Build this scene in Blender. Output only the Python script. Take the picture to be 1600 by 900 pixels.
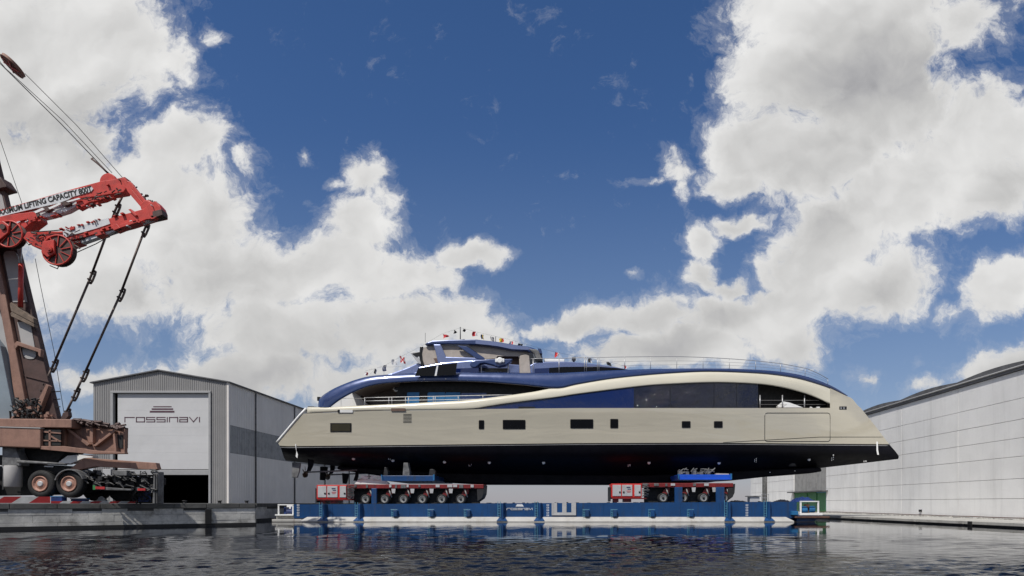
import bpy, bmesh, math, random
from mathutils import Vector, Matrix
random.seed(7)
for o in list(bpy.data.objects): bpy.data.objects.remove(o, do_unlink=True)
SC = bpy.context.scene
COL = SC.collection
R = math.radians

# ------------------------------------------------------------------ camera
EYE = 1.475                      # eye height over the water, metres
CX, CY, F = 885.0, 786.0, 1000.0 # principal point and focal length for a 1600 px wide frame
cam_d = bpy.data.cameras.new("camera"); cam = bpy.data.objects.new("camera", cam_d); COL.objects.link(cam)
cam.location = (0, 0, EYE); cam.rotation_euler = (R(90), 0, 0)
cam_d.sensor_width = 36; cam_d.lens = 36*F/1600
cam_d.shift_x = (800-CX)/1600; cam_d.shift_y = (CY-450)/1600
cam_d.clip_start = .1; cam_d.clip_end = 20000
SC.camera = cam
SC.view_settings.view_transform = 'Standard'; SC.view_settings.look = 'None'
SC.view_settings.exposure = -0.08; SC.view_settings.gamma = 1

# ------------------------------------------------------------------ sun and sky
SUN = Vector((-.30, -.50, .81)).normalized()
sun_d = bpy.data.lights.new("sun", 'SUN'); sun = bpy.data.objects.new("sun", sun_d); COL.objects.link(sun)
sun_d.energy = 4.3; sun_d.angle = R(.5); sun_d.color = (1, .96, .9)
sun.rotation_euler = SUN.to_track_quat('Z', 'Y').to_euler()
W = bpy.data.worlds.new("World"); SC.world = W; W.use_nodes = True
nt = W.node_tree; nt.nodes.clear()
class NB:
    """small helper to write node graphs"""
    def __init__(s, nt): s.nt = nt
    def n(s, t, **kw):
        x = s.nt.nodes.new(t)
        for k, v in kw.items(): setattr(x, k, v)
        return x
    def put(s, sock, v):
        if v is None: return
        if isinstance(v, bpy.types.NodeSocket): s.nt.links.new(v, sock)
        else: sock.default_value = v
    def m(s, op, a, b=None, c=None, clamp=False):
        x = s.n('ShaderNodeMath', operation=op, use_clamp=clamp)
        for i, v in enumerate((a, b, c)): s.put(x.inputs[i], v) if v is not None else None
        return x.outputs[0]
    def vm(s, op, a, b=None, c=None):
        x = s.n('ShaderNodeVectorMath', operation=op); s.put(x.inputs[0], a)
        if b is not None: s.put(x.inputs[1], b)
        if c is not None: s.put(x.inputs[2], c)
        return x.outputs['Value'] if op in ('LENGTH', 'DOT_PRODUCT') else x.outputs[0]
    def noise(s, vec, scale, detail=5, rough=.5, lac=2, dist=0, color=False):
        x = s.n('ShaderNodeTexNoise'); s.put(x.inputs['Vector'], vec); s.put(x.inputs['Scale'], scale)
        x.inputs['Detail'].default_value = detail; x.inputs['Roughness'].default_value = rough
        x.inputs['Lacunarity'].default_value = lac; x.inputs['Distortion'].default_value = dist
        return x.outputs['Color' if color else 'Fac']
    def mr(s, v, a, b, c=0., d=1., kind='SMOOTHSTEP'):
        x = s.n('ShaderNodeMapRange', interpolation_type=kind); s.put(x.inputs[0], v)
        for i, q in enumerate((a, b, c, d)): s.put(x.inputs[i+1], q)
        return x.outputs[0]
    def mix(s, f, a, b, mode='MIX'):
        x = s.n('ShaderNodeMix', data_type='RGBA', blend_type=mode); s.put(x.inputs[0], f)
        s.put(x.inputs[6], a); s.put(x.inputs[7], b); return x.outputs[2]
    def sep(s, v):
        x = s.n('ShaderNodeSeparateXYZ'); s.put(x.inputs[0], v); return x.outputs
    def comb(s, a, b, c=0.):
        x = s.n('ShaderNodeCombineXYZ')
        for i, q in enumerate((a, b, c)): s.put(x.inputs[i], q)
        return x.outputs[0]
def c4(c): return (c[0], c[1], c[2], 1)
b = NB(nt)
tc = b.n('ShaderNodeTexCoord'); D = tc.outputs['Generated']
dx, dy, dz = b.sep(D)[:3]
# clouds stand at fixed bearings and heights (tangents of azimuth and elevation), the same pattern turned round behind
ay = b.m('MAXIMUM', b.m('ABSOLUTE', dy), .08)
u = b.m('DIVIDE', dx, ay); v = b.m('DIVIDE', dz, ay)
u = b.m('ADD', u, b.m('MULTIPLY', b.m('LESS_THAN', dy, 0.), -.04))
P0 = b.comb(u, v)
warp = b.noise(P0, 5.5, 6, .58, color=True)
w2 = b.vm('SUBTRACT', warp, (.5, .5, .5))
P1 = b.vm('MULTIPLY_ADD', w2, (.13, .13, 0), P0)
BL = [ # px, py, rx, ry, tilt, weight   (bearings quoted on the 1600 wide frame)
 (60,90,190,150,0,1.25),(190,60,80,90,25,1.0),(265,90,62,34,-28,.8),(30,290,170,140,0,1.15),(140,190,70,60,0,.8),(278,232,78,52,8,1.25),(220,330,150,105,0,1.2),
 (385,252,26,24,0,.75),(330,330,70,60,0,1.1),(330,420,130,80,0,1.15),(120,440,180,75,0,1.1),(430,440,110,70,10,1.1),(450,520,150,70,0,1.15),(572,268,42,46,0,1.0),(610,310,32,34,0,.85),(515,275,26,16,0,.65),
 (560,345,72,58,0,1.1),(520,410,100,62,0,1.1),(605,430,95,52,0,1.1),(735,400,56,22,-10,.95),(672,420,50,36,0,.9),(620,510,140,60,0,1.15),(715,480,60,30,0,.8),(735,540,95,42,0,1.0),
 (380,590,170,50,0,1.15),(560,605,150,34,0,1.0),(20,545,60,40,0,.9),(165,590,70,22,0,.9),(335,52,22,18,-25,.6),(470,225,13,15,0,.5),
 (1330,30,170,120,0,1.3),(1235,120,100,85,20,1.2),(1360,160,120,100,0,1.2),(1190,225,85,60,10,1.15),(1290,235,130,80,0,1.2),(1055,250,26,36,60,.9),(1008,272,34,11,6,.65),(1068,285,18,26,0,.7),
 (1150,275,60,30,0,.9),(1530,40,90,60,20,.8),(1490,95,70,30,30,.55),(1545,210,110,70,28,1.2),(1420,300,140,90,28,1.25),(1290,390,120,80,25,1.2),(1530,300,120,60,25,1.2),
 (1160,338,50,20,12,1.05),(1110,372,30,34,-30,1.0),(1095,420,26,36,0,1.0),(1135,445,50,22,0,1.0),(1300,460,180,60,10,1.2),(1170,500,140,44,0,1.2),(1000,492,80,34,5,1.05),(900,505,78,24,8,1.05),(835,522,40,16,0,.8),
 (1060,545,170,40,0,1.15),(1230,530,90,40,0,1.0),(1565,450,80,44,32,1.15),(1490,492,44,16,12,.7),(1575,575,80,26,20,1.0),(1440,608,44,14,10,.75),(1355,600,20,10,0,.5),(980,425,18,9,-20,.55),(1075,130,12,20,0,.45),(860,600,500,50,0,.5)]
def blob_sum(P, few=False):
    tot = None
    for (px, py, rx, ry, tl, w) in BL:
        if few and rx*ry < 16000: continue
        mp = b.n('ShaderNodeMapping', vector_type='TEXTURE'); b.put(mp.inputs[0], P)
        mp.inputs['Location'].default_value = ((px-CX)/F, (CY-py)/F, 0)
        mp.inputs['Rotation'].default_value = (0, 0, R(tl)); mp.inputs['Scale'].default_value = (rx/F*1.5, ry/F*1.5, 1)
        L = b.vm('LENGTH', mp.outputs[0])
        q = b.mr(L, 0., 1.3, w, 0.)
        tot = q if tot is None else b.m('SMOOTH_MAX', tot, q, .12)
    return tot
bs = blob_sum(P1); bs_up = blob_sum(b.vm('ADD', P1, (-.025, .075, 0)), True)
outer = b.mr(b.vm('LENGTH', b.vm('SUBTRACT', P0, (.0, .35, 0))), 1.0, 1.5, 0., 1.)
big = b.noise(D, 2.3, 4, .5)
bs2 = b.m('ADD', b.m('MINIMUM', bs, 1.5), b.m('MULTIPLY', outer, b.mr(big, .42, .62, 0., 1.)))
n1 = b.noise(P1, 9, 12, .62); n2 = b.noise(P1, 30, 10, .7)
fb = b.m('ADD', b.m('MULTIPLY', b.m('SUBTRACT', n1, .5), 1.35), b.m('MULTIPLY', b.m('SUBTRACT', n2, .5), 1.05))
dens = b.m('ADD', bs2, fb)
mask = b.mr(dens, .36, .80)
wisp = b.m('MULTIPLY', b.mr(dens, .22, .5), .15)
mask = b.m('MAXIMUM', mask, wisp)
# cloud tone: light catches the side towards the sun, undersides and thick middles are greyer
def rel(sc, off, det):
    return b.m('SUBTRACT', b.noise(P1, sc, det, .55), b.noise(b.vm('ADD', P1, off), sc, det, .55))
relief = b.m('ADD', b.m('MULTIPLY', rel(5.5, (-.045, .06, 0), 3), 4.6), b.m('MULTIPLY', rel(15, (-.014, .022, 0), 3), 1.9))
under = b.mr(b.m('SUBTRACT', bs_up, bs), -.12, .38)
thick = b.mr(b.m('ADD', bs2, b.m('MULTIPLY', b.m('SUBTRACT', n1, .5), .9)), .45, 1.25, 0., 1.)
tone_n = b.noise(b.comb(b.m('ADD', u, b.m('MULTIPLY', v, -.6)), b.m('ADD', b.m('MULTIPLY', v, 1.5), b.m('MULTIPLY', u, -.9)), 3.7), 2.1, 3, .5)
tone = b.m('SUBTRACT', 8.4, b.m('MULTIPLY', thick, b.mr(tone_n, .36, .62, .1, 2.7)))
tone = b.m('SUBTRACT', tone, b.m('MULTIPLY', b.m('MULTIPLY', under, b.mr(thick, 0., .5)), 2.3))
tone = b.m('ADD', tone, b.m('MULTIPLY', relief, b.mr(dens, .4, 1.2, .3, 1.)))
tone = b.m('MINIMUM', b.m('MAXIMUM', tone, 3.3), 8.7)
lowdim = b.mr(v, 0., .42, .74, 1.0)
tone = b.m('MULTIPLY', tone, lowdim)
ccol = b.vm('MULTIPLY', b.comb(tone, tone, tone), b.mix(b.mr(tone, 3.2, 6.2), (.985, .985, 1.03, 1), (1., .995, .985, 1)))
sky = b.n('ShaderNodeTexSky', sky_type='NISHITA', sun_disc=False)
sky.sun_elevation = math.asin(SUN.z); sky.sun_rotation = math.atan2(SUN.x, SUN.y)
sky.air_density = 1.0; sky.dust_density = .35; sky.ozone_density = 3.0; sky.altitude = 300
hs = b.n('ShaderNodeHueSaturation'); b.put(hs.inputs['Color'], sky.outputs[0]); hs.inputs['Saturation'].default_value = 1.25; hs.inputs['Value'].default_value = 1.08
sk = b.mix(b.mr(v, 0., .16, .55, 0.), hs.outputs[0], (2.5, 3.55, 4.3, 1))
bg = b.n('ShaderNodeBackground'); bg.inputs[1].default_value = .1
dim = b.mr(v, .05, .75, .84, .94)
sk = b.vm('MULTIPLY', sk, b.comb(b.m('MULTIPLY', dim, 1.22), b.m('MULTIPLY', dim, .94), b.m('MULTIPLY', dim, .98)))
sk = b.mix(b.mr(v, 0., .62, .42, 0.), sk, (2.7, 3.5, 4.4, 1))
b.put(bg.inputs[0], b.mix(mask, sk, ccol))
out = b.n('ShaderNodeOutputWorld'); nt.links.new(bg.outputs[0], out.inputs[0])

# ------------------------------------------------------------------ helpers
def P(px, py, D): return Vector(((px-CX)*D/F, D, EYE+(CY-py)*D/F))
def lerp(a, b_, t): return a+(b_-a)*t
def interp(tab, x):
    if x <= tab[0][0]: return tab[0][1]
    for (a, fa), (c, fc) in zip(tab, tab[1:]):
        if x <= c: return lerp(fa, fc, (x-a)/(c-a))
    return tab[-1][1]
def catmull(pts, k=4):
    o = []
    n = len(pts)
    for i in range(n-1):
        p0 = pts[max(i-1, 0)]; p1 = pts[i]; p2 = pts[i+1]; p3 = pts[min(i+2, n-1)]
        for j in range(k):
            t = j/k
            o.append(tuple(.5*((2*b1)+(-a+c)*t+(2*a-5*b1+4*c-d)*t*t+(-a+3*b1-3*c+d)*t**3) for a, b1, c, d in zip(p0, p1, p2, p3)))
    o.append(tuple(pts[-1])); return o
class MB:
    def __init__(s): s.v = []; s.f = []; s.s = []; s.mi = []; s.cur = 0
    def face(s, idx, sm=False): s.f.append(tuple(idx)); s.s.append(sm); s.mi.append(s.cur)
    def poly(s, pts, sm=False):
        n = len(s.v); s.v += [tuple(p) for p in pts]; s.face(range(n, n+len(pts)), sm); return s
    def box(s, x0, x1, y0, y1, z0, z1):
        n = len(s.v); s.v += [(x, y, z) for z in (z0, z1) for y in (y0, y1) for x in (x0, x1)]
        for q in ((0,2,3,1),(4,5,7,6),(0,1,5,4),(2,6,7,3),(0,4,6,2),(1,3,7,5)): s.face([n+i for i in q])
        return s
    def hexa(s, p):            # 8 points, bottom ring then top ring
        n = len(s.v); s.v += [tuple(q) for q in p]
        for q in ((3,2,1,0),(4,5,6,7),(0,1,5,4),(1,2,6,5),(2,3,7,6),(3,0,4,7)): s.face([n+i for i in q])
        return s
    def bar(s, a, c, w, h=None, up=(0,0,1)):   # rectangular bar between two points
        a = Vector(a); c = Vector(c); h = h or w; d = (c-a).normalized(); upv = Vector(up)
        if abs(d.dot(upv)) > .98: upv = Vector((0, 1, 0))
        sx = d.cross(upv).normalized()*w/2; sz = sx.cross(d).normalized()*h/2
        return s.hexa([a-sx-sz, a+sx-sz, c+sx-sz, c-sx-sz, a-sx+sz, a+sx+sz, c+sx+sz, c-sx+sz])
    def prism(s, pts, off):    # polygon (3D points) swept along a vector
        n = len(s.v); k = len(pts); off = Vector(off)
        s.v += [tuple(p) for p in pts]+[tuple(Vector(p)+off) for p in pts]
        s.face(range(n, n+k)); s.face(range(n+2*k-1, n+k-1, -1))
        for i in range(k): j = (i+1) % k; s.face([n+j, n+i, n+k+i, n+k+j])
        return s
    def pxprism(s, pp, D, depth): return s.prism([P(x, y, D) for x, y in pp], (0, depth, 0))
    def tube(s, path, r, n=6, caps=True):
        path = [Vector(p) for p in path]; rr = r if isinstance(r, (list, tuple)) else [r]*len(path)
        base = len(s.v); ref = Vector((0, 0, 1))
        for i, p in enumerate(path):
            d = (path[min(i+1, len(path)-1)]-path[max(i-1, 0)]).normalized()
            rf = ref if abs(d.dot(ref)) < .95 else Vector((0, 1, 0))
            sx = d.cross(rf).normalized(); sy = sx.cross(d)
            for k in range(n):
                a = 2*math.pi*k/n; s.v.append(tuple(p+(sx*math.cos(a)+sy*math.sin(a))*rr[i]))
        for i in range(len(path)-1):
            for k in range(n):
                k2 = (k+1) % n; s.face([base+i*n+k, base+i*n+k2, base+(i+1)*n+k2, base+(i+1)*n+k], n > 5)
        if caps: s.face(range(base+n-1, base-1, -1)); m = base+(len(path)-1)*n; s.face(range(m, m+n))
        return s
    def lathe(s, c, axis, prof, n=20, sm=True):  # prof: (distance along axis, radius)
        c = Vector(c); d = Vector(axis).normalized(); rf = Vector((0, 0, 1)) if abs(d.z) < .9 else Vector((1, 0, 0))
        sx = d.cross(rf).normalized(); sy = sx.cross(d); base = len(s.v)
        for h, r in prof:
            for k in range(n):
                a = 2*math.pi*k/n; s.v.append(tuple(c+d*h+(sx*math.cos(a)+sy*math.sin(a))*r))
        for i in range(len(prof)-1):
            for k in range(n):
                k2 = (k+1) % n; s.face([base+i*n+k, base+i*n+k2, base+(i+1)*n+k2, base+(i+1)*n+k], sm)
        s.face(range(base+n-1, base-1, -1)); m = base+(len(prof)-1)*n; s.face(range(m, m+n))
        return s
    def cyl(s, c, axis, r, h, n=16): return s.lathe(c, axis, [(0, r), (h, r)], n, False)
    def grid(s, rows, sm=True, flip=False):
        base = len(s.v); m = len(rows[0])
        for r in rows: s.v += [tuple(p) for p in r]
        for i in range(len(rows)-1):
            for j in range(m-1):
                a = base+i*m+j; q = [a, a+1, a+m+1, a+m]
                s.face(q[::-1] if flip else q, sm)
        return s
ORG = {}
def obj(name, mb, mat, parent=None, label=None, kind=None, bevel=0, origin=None, fix=True, autosm=None):
    me = bpy.data.meshes.new(name)
    o0 = Vector(ORG[parent.name]) if parent else Vector(origin or (0, 0, 0))
    me.from_pydata([tuple(Vector(p)-o0) for p in mb.v], [], mb.f)
    me.polygons.foreach_set('use_smooth', mb.s)
    mats = mat if isinstance(mat, (list, tuple)) else [mat]
    for m_ in mats: me.materials.append(m_)
    if len(mats) > 1: me.polygons.foreach_set('material_index', mb.mi)
    if fix:
        bm = bmesh.new(); bm.from_mesh(me); bmesh.ops.remove_doubles(bm, verts=bm.verts, dist=1e-5)
        bmesh.ops.recalc_face_normals(bm, faces=bm.faces); bm.to_mesh(me); bm.free()
    me.update()
    o = bpy.data.objects.new(name, me); COL.objects.link(o)
    if parent: o.parent = parent
    else: o.location = o0
    ORG[o.name] = tuple(o0)
    if label: o['label'] = label
    if kind: o['kind'] = kind
    if bevel:
        bv = o.modifiers.new('bevel', 'BEVEL'); bv.width = bevel; bv.segments = 2; bv.limit_method = 'ANGLE'; bv.angle_limit = R(40)
    return o
def thing(name, label, cat, loc, group=None):
    o = bpy.data.objects.new(name, None); COL.objects.link(o); o.location = loc; o.empty_display_size = .3
    ORG[o.name] = tuple(loc); o['label'] = label; o['category'] = cat
    if group: o['group'] = group
    return o
def tag(o, label, cat, group=None):
    o['label'] = label; o['category'] = cat
    if group: o['group'] = group
    return o
def copy_tree(o, parent=None, delta=None):
    c = o.copy(); COL.objects.link(c)
    if parent: c.parent = parent
    if delta is not None: c.location = Vector(o.location)+Vector(delta)
    ORG[c.name] = tuple(Vector(ORG[o.name])+(Vector(delta) if delta is not None else Vector()))
    for ch in list(o.children): copy_tree(ch, c)
    return c
def inst(o, parent, delta):     # copy of one part (with its sub-parts), shifted
    c = o.copy(); COL.objects.link(c); c.parent = parent; c.location = Vector(o.location)+Vector(delta)
    ORG[c.name] = ORG[o.name]
    for ch in list(o.children):
        d = ch.copy(); COL.objects.link(d); d.parent = c; ORG[d.name] = ORG[ch.name]
    return c
def text_mb(txt, a, ex, ez, size, thick=.012, bold=0, tall=1.):
    cu = bpy.data.curves.new('t', 'FONT'); cu.body = txt; cu.size = size; cu.extrude = thick; cu.offset = bold
    to = bpy.data.objects.new('t', cu); COL.objects.link(to); bpy.context.view_layer.update()
    dg = bpy.context.evaluated_depsgraph_get(); me = bpy.data.meshes.new_from_object(to.evaluated_get(dg))
    mb = MB(); ex = Vector(ex).normalized(); ez = Vector(ez); ez = (ez-ex*ez.dot(ex)).normalized(); en = ex.cross(ez)
    xs = [v.co.x for v in me.vertices]; w = max(xs)
    mb.v = [tuple(Vector(a)+ex*v.co.x+ez*v.co.y*tall+en*v.co.z) for v in me.vertices]
    for p in me.polygons: mb.face(list(p.vertices))
    bpy.data.objects.remove(to, do_unlink=True); bpy.data.meshes.remove(me)
    return mb, w

# ------------------------------------------------------------------ materials
def mat(name, col, rough=.5, metal=0., var=.15, vs=1.5, grime=0., grime_col=(.03, .028, .025), bump=0., bs=20., coat=0., spec=.5, dirt_scale=.7, streak=False, fine=0., wavy=0., bd=.02, rust=0.):
    m = bpy.data.materials.new(name); m.use_nodes = True; nt = m.node_tree; q = NB(nt)
    bs_ = nt.nodes['Principled BSDF']
    tc = q.n('ShaderNodeTexCoord').outputs['Object']
    n = q.noise(tc, vs, 6, .6)
    cc = q.mix(q.mr(n, .3, .7), c4([x*(1-var) for x in col]), c4([min(1, x*(1+var)) for x in col]))
    if fine:
        cc = q.mix(q.mr(q.noise(tc, vs*14, 5, .7), .35, .7, 0., fine), cc, c4([x*.55 for x in col]))
    if grime:
        vec = tc
        if streak:
            vec = q.vm('MULTIPLY', tc, (1.6, 1.6, .12))
        g = q.noise(vec, dirt_scale, 8, .68)
        cc = q.mix(q.mr(g, .48, .74, 0., grime), cc, c4(grime_col))
    if rust:   # thin rust runs and chips
        rv = q.noise(q.vm('MULTIPLY', tc, (5., 5., .35)), 1., 6, .7)
        cc = q.mix(q.mr(rv, .60, .72, 0., rust), cc, (.10, .045, .022, 1))
        cc = q.mix(q.mr(q.noise(tc, 3.1, 8, .75), .66, .72, 0., rust), cc, (.07, .035, .02, 1))
    q.put(bs_.inputs['Base Color'], cc)
    rn = q.noise(tc, vs*3, 4, .6)
    q.put(bs_.inputs['Roughness'], q.mr(rn, .3, .7, max(0, rough*.82), min(1, rough*1.18), 'LINEAR'))
    bs_.inputs['Metallic'].default_value = metal; bs_.inputs['Coat Weight'].default_value = coat
    bs_.inputs['Coat Roughness'].default_value = .04; bs_.inputs['Specular IOR Level'].default_value = spec
    if bump:
        bu = q.n('ShaderNodeBump'); bu.inputs['Strength'].default_value = bump; bu.inputs['Distance'].default_value = bd
        q.put(bu.inputs['Height'], q.noise(tc, bs, 6, .65)); q.put(bs_.inputs['Normal'], bu.outputs[0])
    if wavy:   # long low unevenness of faired plating: bends what the gloss reflects into streaks
        bu = q.n('ShaderNodeBump'); bu.inputs['Strength'].default_value = 1.; bu.inputs['Distance'].default_value = .05*wavy
        w = q.noise(q.vm('MULTIPLY', tc, (.14, .3, .9)), 1.0, 2, .5, dist=.8); q.put(bu.inputs['Height'], w)
        q.put(bs_.inputs['Coat Normal'], bu.outputs[0]); q.put(bs_.inputs['Normal'], bu.outputs[0])
    return m
M = {}
M['cream'] = mat('cream hull paint', (.47, .435, .345), .12, 0, .03, .2, coat=.8, wavy=.55)
M['creamlit'] = mat('sunlit cream paint', (.62, .585, .47), .2, 0, .03, .2, coat=.5)  # hull cream, lightened where the band faces up into the light
M['blue'] = mat('blue yacht paint', (.026, .050, .145), .25, .2, .06, .4, coat=.55)
M['paleblue'] = mat('pale metallic blue paint', (.17, .21, .37), .25, .4, .05, .6, coat=.6)
M['navy'] = mat('dark navy panel', (.004, .012, .07), .06, 0, .05, .4, coat=.6, bump=1., bs=.4, bd=.1)
M['bottom'] = mat('black antifouling', (.004, .004, .007), .5, 0, .3, .6, spec=.12, fine=.4)
M['stripe'] = mat('grey boot stripe', (.25, .25, .25), .3)
M['glass'] = mat('dark glass', (.004, .005, .014), .03, 0, .1, .3, spec=.6, coat=.45, bump=1., bs=.5, bd=.6)
M['port'] = mat('black porthole glass', (.003, .003, .004), .25, 0, .1, spec=.25)
M['frameblk'] = mat('black window frame', (.008, .008, .008), .3)
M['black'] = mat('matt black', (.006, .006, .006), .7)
M['white'] = mat('white paint', (.78, .78, .76), .35, 0, .04, 1.)
M['canvas'] = mat('beige canvas cover', (.40, .355, .31), .8, 0, .1, 2., bump=.2, bs=4)
M['ceil'] = mat('grey brown deckhead', (.24, .21, .2), .5, 0, .1, .6)
M['steel'] = mat('satin stainless steel', (.42, .42, .42), .42, .55, .03)
M['barge'] = mat('blue barge paint', (.004, .048, .158), .42, 0, .18, .5, grime=.75, grime_col=(.02, .035, .06), dirt_scale=1.6, streak=True, bump=.3, bs=2.2, fine=.25, rust=.55)
M['bargelt'] = mat('light blue steel paint', (.015, .13, .3), .5, 0, .15, 2.)
M['cyan'] = mat('worn pale blue ladder paint', (.08, .24, .34), .5, 0, .2, 4.)
M['sponson'] = mat('weathered white rubbing strake', (.42, .41, .385), .6, 0, .08, 1., grime=.45, grime_col=(.22, .19, .15), dirt_scale=1.2, fine=.1, rust=.5)
M['rust'] = mat('rusty steel', (.09, .045, .03), .8, 0, .4, 3., bump=.3)
M['red'] = mat('crane red paint', (.50, .04, .026), .45, 0, .12, 2., grime=.45, grime_col=(.06, .015, .012), dirt_scale=1.6)
M['spred'] = mat('transporter red paint', (.17, .010, .010), .5, 0, .2, 2., grime=.8, grime_col=(.02, .012, .012), dirt_scale=1.8)
M['spred2'] = mat('clean red frame paint', (.5, .02, .015), .4, 0, .1, 2.)
M['panel'] = mat('grey machine panel', (.42, .42, .42), .45, 0, .06, 2., grime=.2, grime_col=(.1, .09, .08))
M['cwhite'] = mat('crane white paint', (.6, .61, .62), .5, 0, .08, 2., grime=.45, grime_col=(.22, .2, .19), dirt_scale=1.5)
M['brown'] = mat('rusty pink brown crane steel', (.27, .15, .11), .65, 0, .16, 1.5, grime=.6, grime_col=(.07, .035, .028), dirt_scale=1.0, streak=True, bump=.25, bs=6, fine=.3, rust=.5)
M['brown2'] = mat('dark brown crane steel', (.075, .042, .036), .7, 0, .2, 1.5, grime=.6, grime_col=(.03, .02, .018))
M['plate'] = mat('pale grey plate', (.36, .35, .34), .6, 0, .06, 1.5)
M['bluegrey'] = mat('blue grey mast', (.2, .24, .27), .5, 0, .1, 1.)
M['tyre'] = mat('black rubber', (.012, .012, .012), .8, 0, .2, 4., fine=.3)
M['rim'] = mat('pinkish brown wheel rim', (.34, .18, .13), .6, 0, .2, 5., grime=.5)
M['rimg'] = mat('grey wheel rim', (.24, .24, .23), .5, .1, .2, 5., grime=.6)
M['dark'] = mat('dark greasy steel', (.02, .02, .021), .6, .2, .3, 3.)
M['machine'] = mat('grey machinery', (.13, .13, .13), .6, .1, .4, 3., grime=.7)
M['rod'] = mat('brown grey pendant steel', (.095, .07, .06), .55, .3, .25, 3.)
M['rope'] = mat('steel rope', (.02, .02, .02), .7)
M['clad'] = mat('grey corrugated cladding', (.25, .245, .24), .55, .2, .05, .4, grime=.15, grime_col=(.12, .12, .12), dirt_scale=.3, streak=True)
M['cladlt'] = mat('pale grey side cladding', (.66, .625, .585), .55, .1, .05, .3, grime=.2, grime_col=(.25, .25, .25), dirt_scale=.3, streak=True)
M['translu'] = mat('weathered translucent sheeting', (.27, .27, .265), .6, 0, .2, 1.2, grime=.35, grime_col=(.09, .09, .09), dirt_scale=1.2)
M['door'] = mat('white hangar door skin', (.50, .50, .50), .6, 0, .04, .3, grime=.18, grime_col=(.35, .35, .34), dirt_scale=.25)
M['trim'] = mat('grey metal trim', (.33, .33, .33), .5, .2, .05)
M['logo'] = mat('dark plum sign paint', (.075, .03, .045), .5)
M['logow'] = mat('white sign paint', (.6, .62, .65), .5)
M['conc'] = mat('pale concrete panel', (.75, .745, .73), .85, 0, .05, .35, grime=.45, grime_col=(.47, .465, .45), dirt_scale=.55, streak=True, bump=.15, bs=8, fine=.05)
M['joint'] = mat('dark concrete joint', (.22, .22, .22), .9)
M['concq'] = mat('stained quay concrete', (.40, .39, .36), .9, 0, .12, .6, grime=.6, grime_col=(.12, .11, .09), dirt_scale=1.3, bump=.3, bs=6, fine=.2)
M['stone'] = mat('old quay stone', (.5, .49, .455), .9, 0, .3, .9, grime=.8, grime_col=(.07, .066, .056), dirt_scale=1.0, bump=.5, bs=5, fine=.35)
M['coping'] = mat('dark stone coping', (.085, .085, .08), .9, 0, .3, 1.2, bump=.5, bs=6, fine=.3)
M['weed'] = mat('wet black weed line', (.008, .008, .008), .6)
M['asphalt'] = mat('yard asphalt', (.06, .06, .058), .9, 0, .2, .4, bump=.2, bs=30)
M['roofg'] = mat('dark grey roof edge', (.11, .11, .115), .6, .1, .2, 1., grime=.4)
M['green'] = mat('green door paint', (.03, .17, .05), .5, 0, .1, 1.)
M['tarp'] = mat('dark tarpaulin', (.01, .012, .02), .5, 0, .4, 3.)
M['tarpb'] = mat('blue tarpaulin', (.01, .03, .13), .5, 0, .3, 3.)
M['barred'] = mat('red barrier paint', (.36, .02, .02), .5, 0, .15, 3., grime=.3)
M['barwht'] = mat('white barrier paint', (.5, .5, .48), .6, 0, .12, 3., grime=.4, grime_col=(.2, .19, .17))
M['wood'] = mat('weathered timber', (.16, .12, .09), .85, 0, .3, 4.)
M['yellow'] = mat('yellow cloth', (.6, .42, .04), .8)
M['fred'] = mat('red cloth', (.5, .03, .035), .8)
M['fnavy'] = mat('navy cloth', (.02, .03, .09), .8)
M['fwhite'] = mat('white cloth', (.6, .6, .6), .8)
M['fblack'] = mat('black cloth', (.015, .015, .015), .8)
M['copper'] = mat('bronze propeller', (.14, .1, .07), .35, .8)
M['braun'] = mat('brown leather tone', (.12, .07, .05), .6)

def water_mat():
    m = bpy.data.materials.new('harbour water'); m.use_nodes = True; nt = m.node_tree; q = NB(nt); p = nt.nodes['Principled BSDF']
    p.inputs['Base Color'].default_value = (.002, .003, .006, 1); p.inputs['Roughness'].default_value = .02
    p.inputs['IOR'].default_value = 1.33; p.inputs['Specular IOR Level'].default_value = .13
    pos = q.n('ShaderNodeNewGeometry').outputs['Position']
    X, Y, Z = q.sep(pos)[:3]
    pv = q.vm('MULTIPLY', pos, (.55, 1., 1.))
    a = q.noise(pv, 1.15, 4, .55, dist=.4); c = q.noise(q.vm('MULTIPLY', pos, (.8, 1.4, 1)), 4.2, 4, .55, dist=.3)
    e = q.noise(pos, .12, 3, .5)
    h = q.m('ADD', q.m('MULTIPLY', a, .085), q.m('MULTIPLY', c, .035))
    calm = q.mr(q.m('ADD', Y, q.m('MULTIPLY', X, .25)), 15., 26., .3, .02)
    right = q.mr(X, 12., 22., 1., .55)
    k = q.m('MULTIPLY', q.m('MULTIPLY', calm, right), q.mr(e, .35, .65, .6, 1.25))
    bu = q.n('ShaderNodeBump'); bu.inputs['Distance'].default_value = 1.; q.put(bu.inputs['Strength'], 1.)
    q.put(bu.inputs['Height'], q.m('MULTIPLY', h, k)); q.put(p.inputs['Normal'], bu.outputs[0])
    return m
M['water'] = water_mat()

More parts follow.
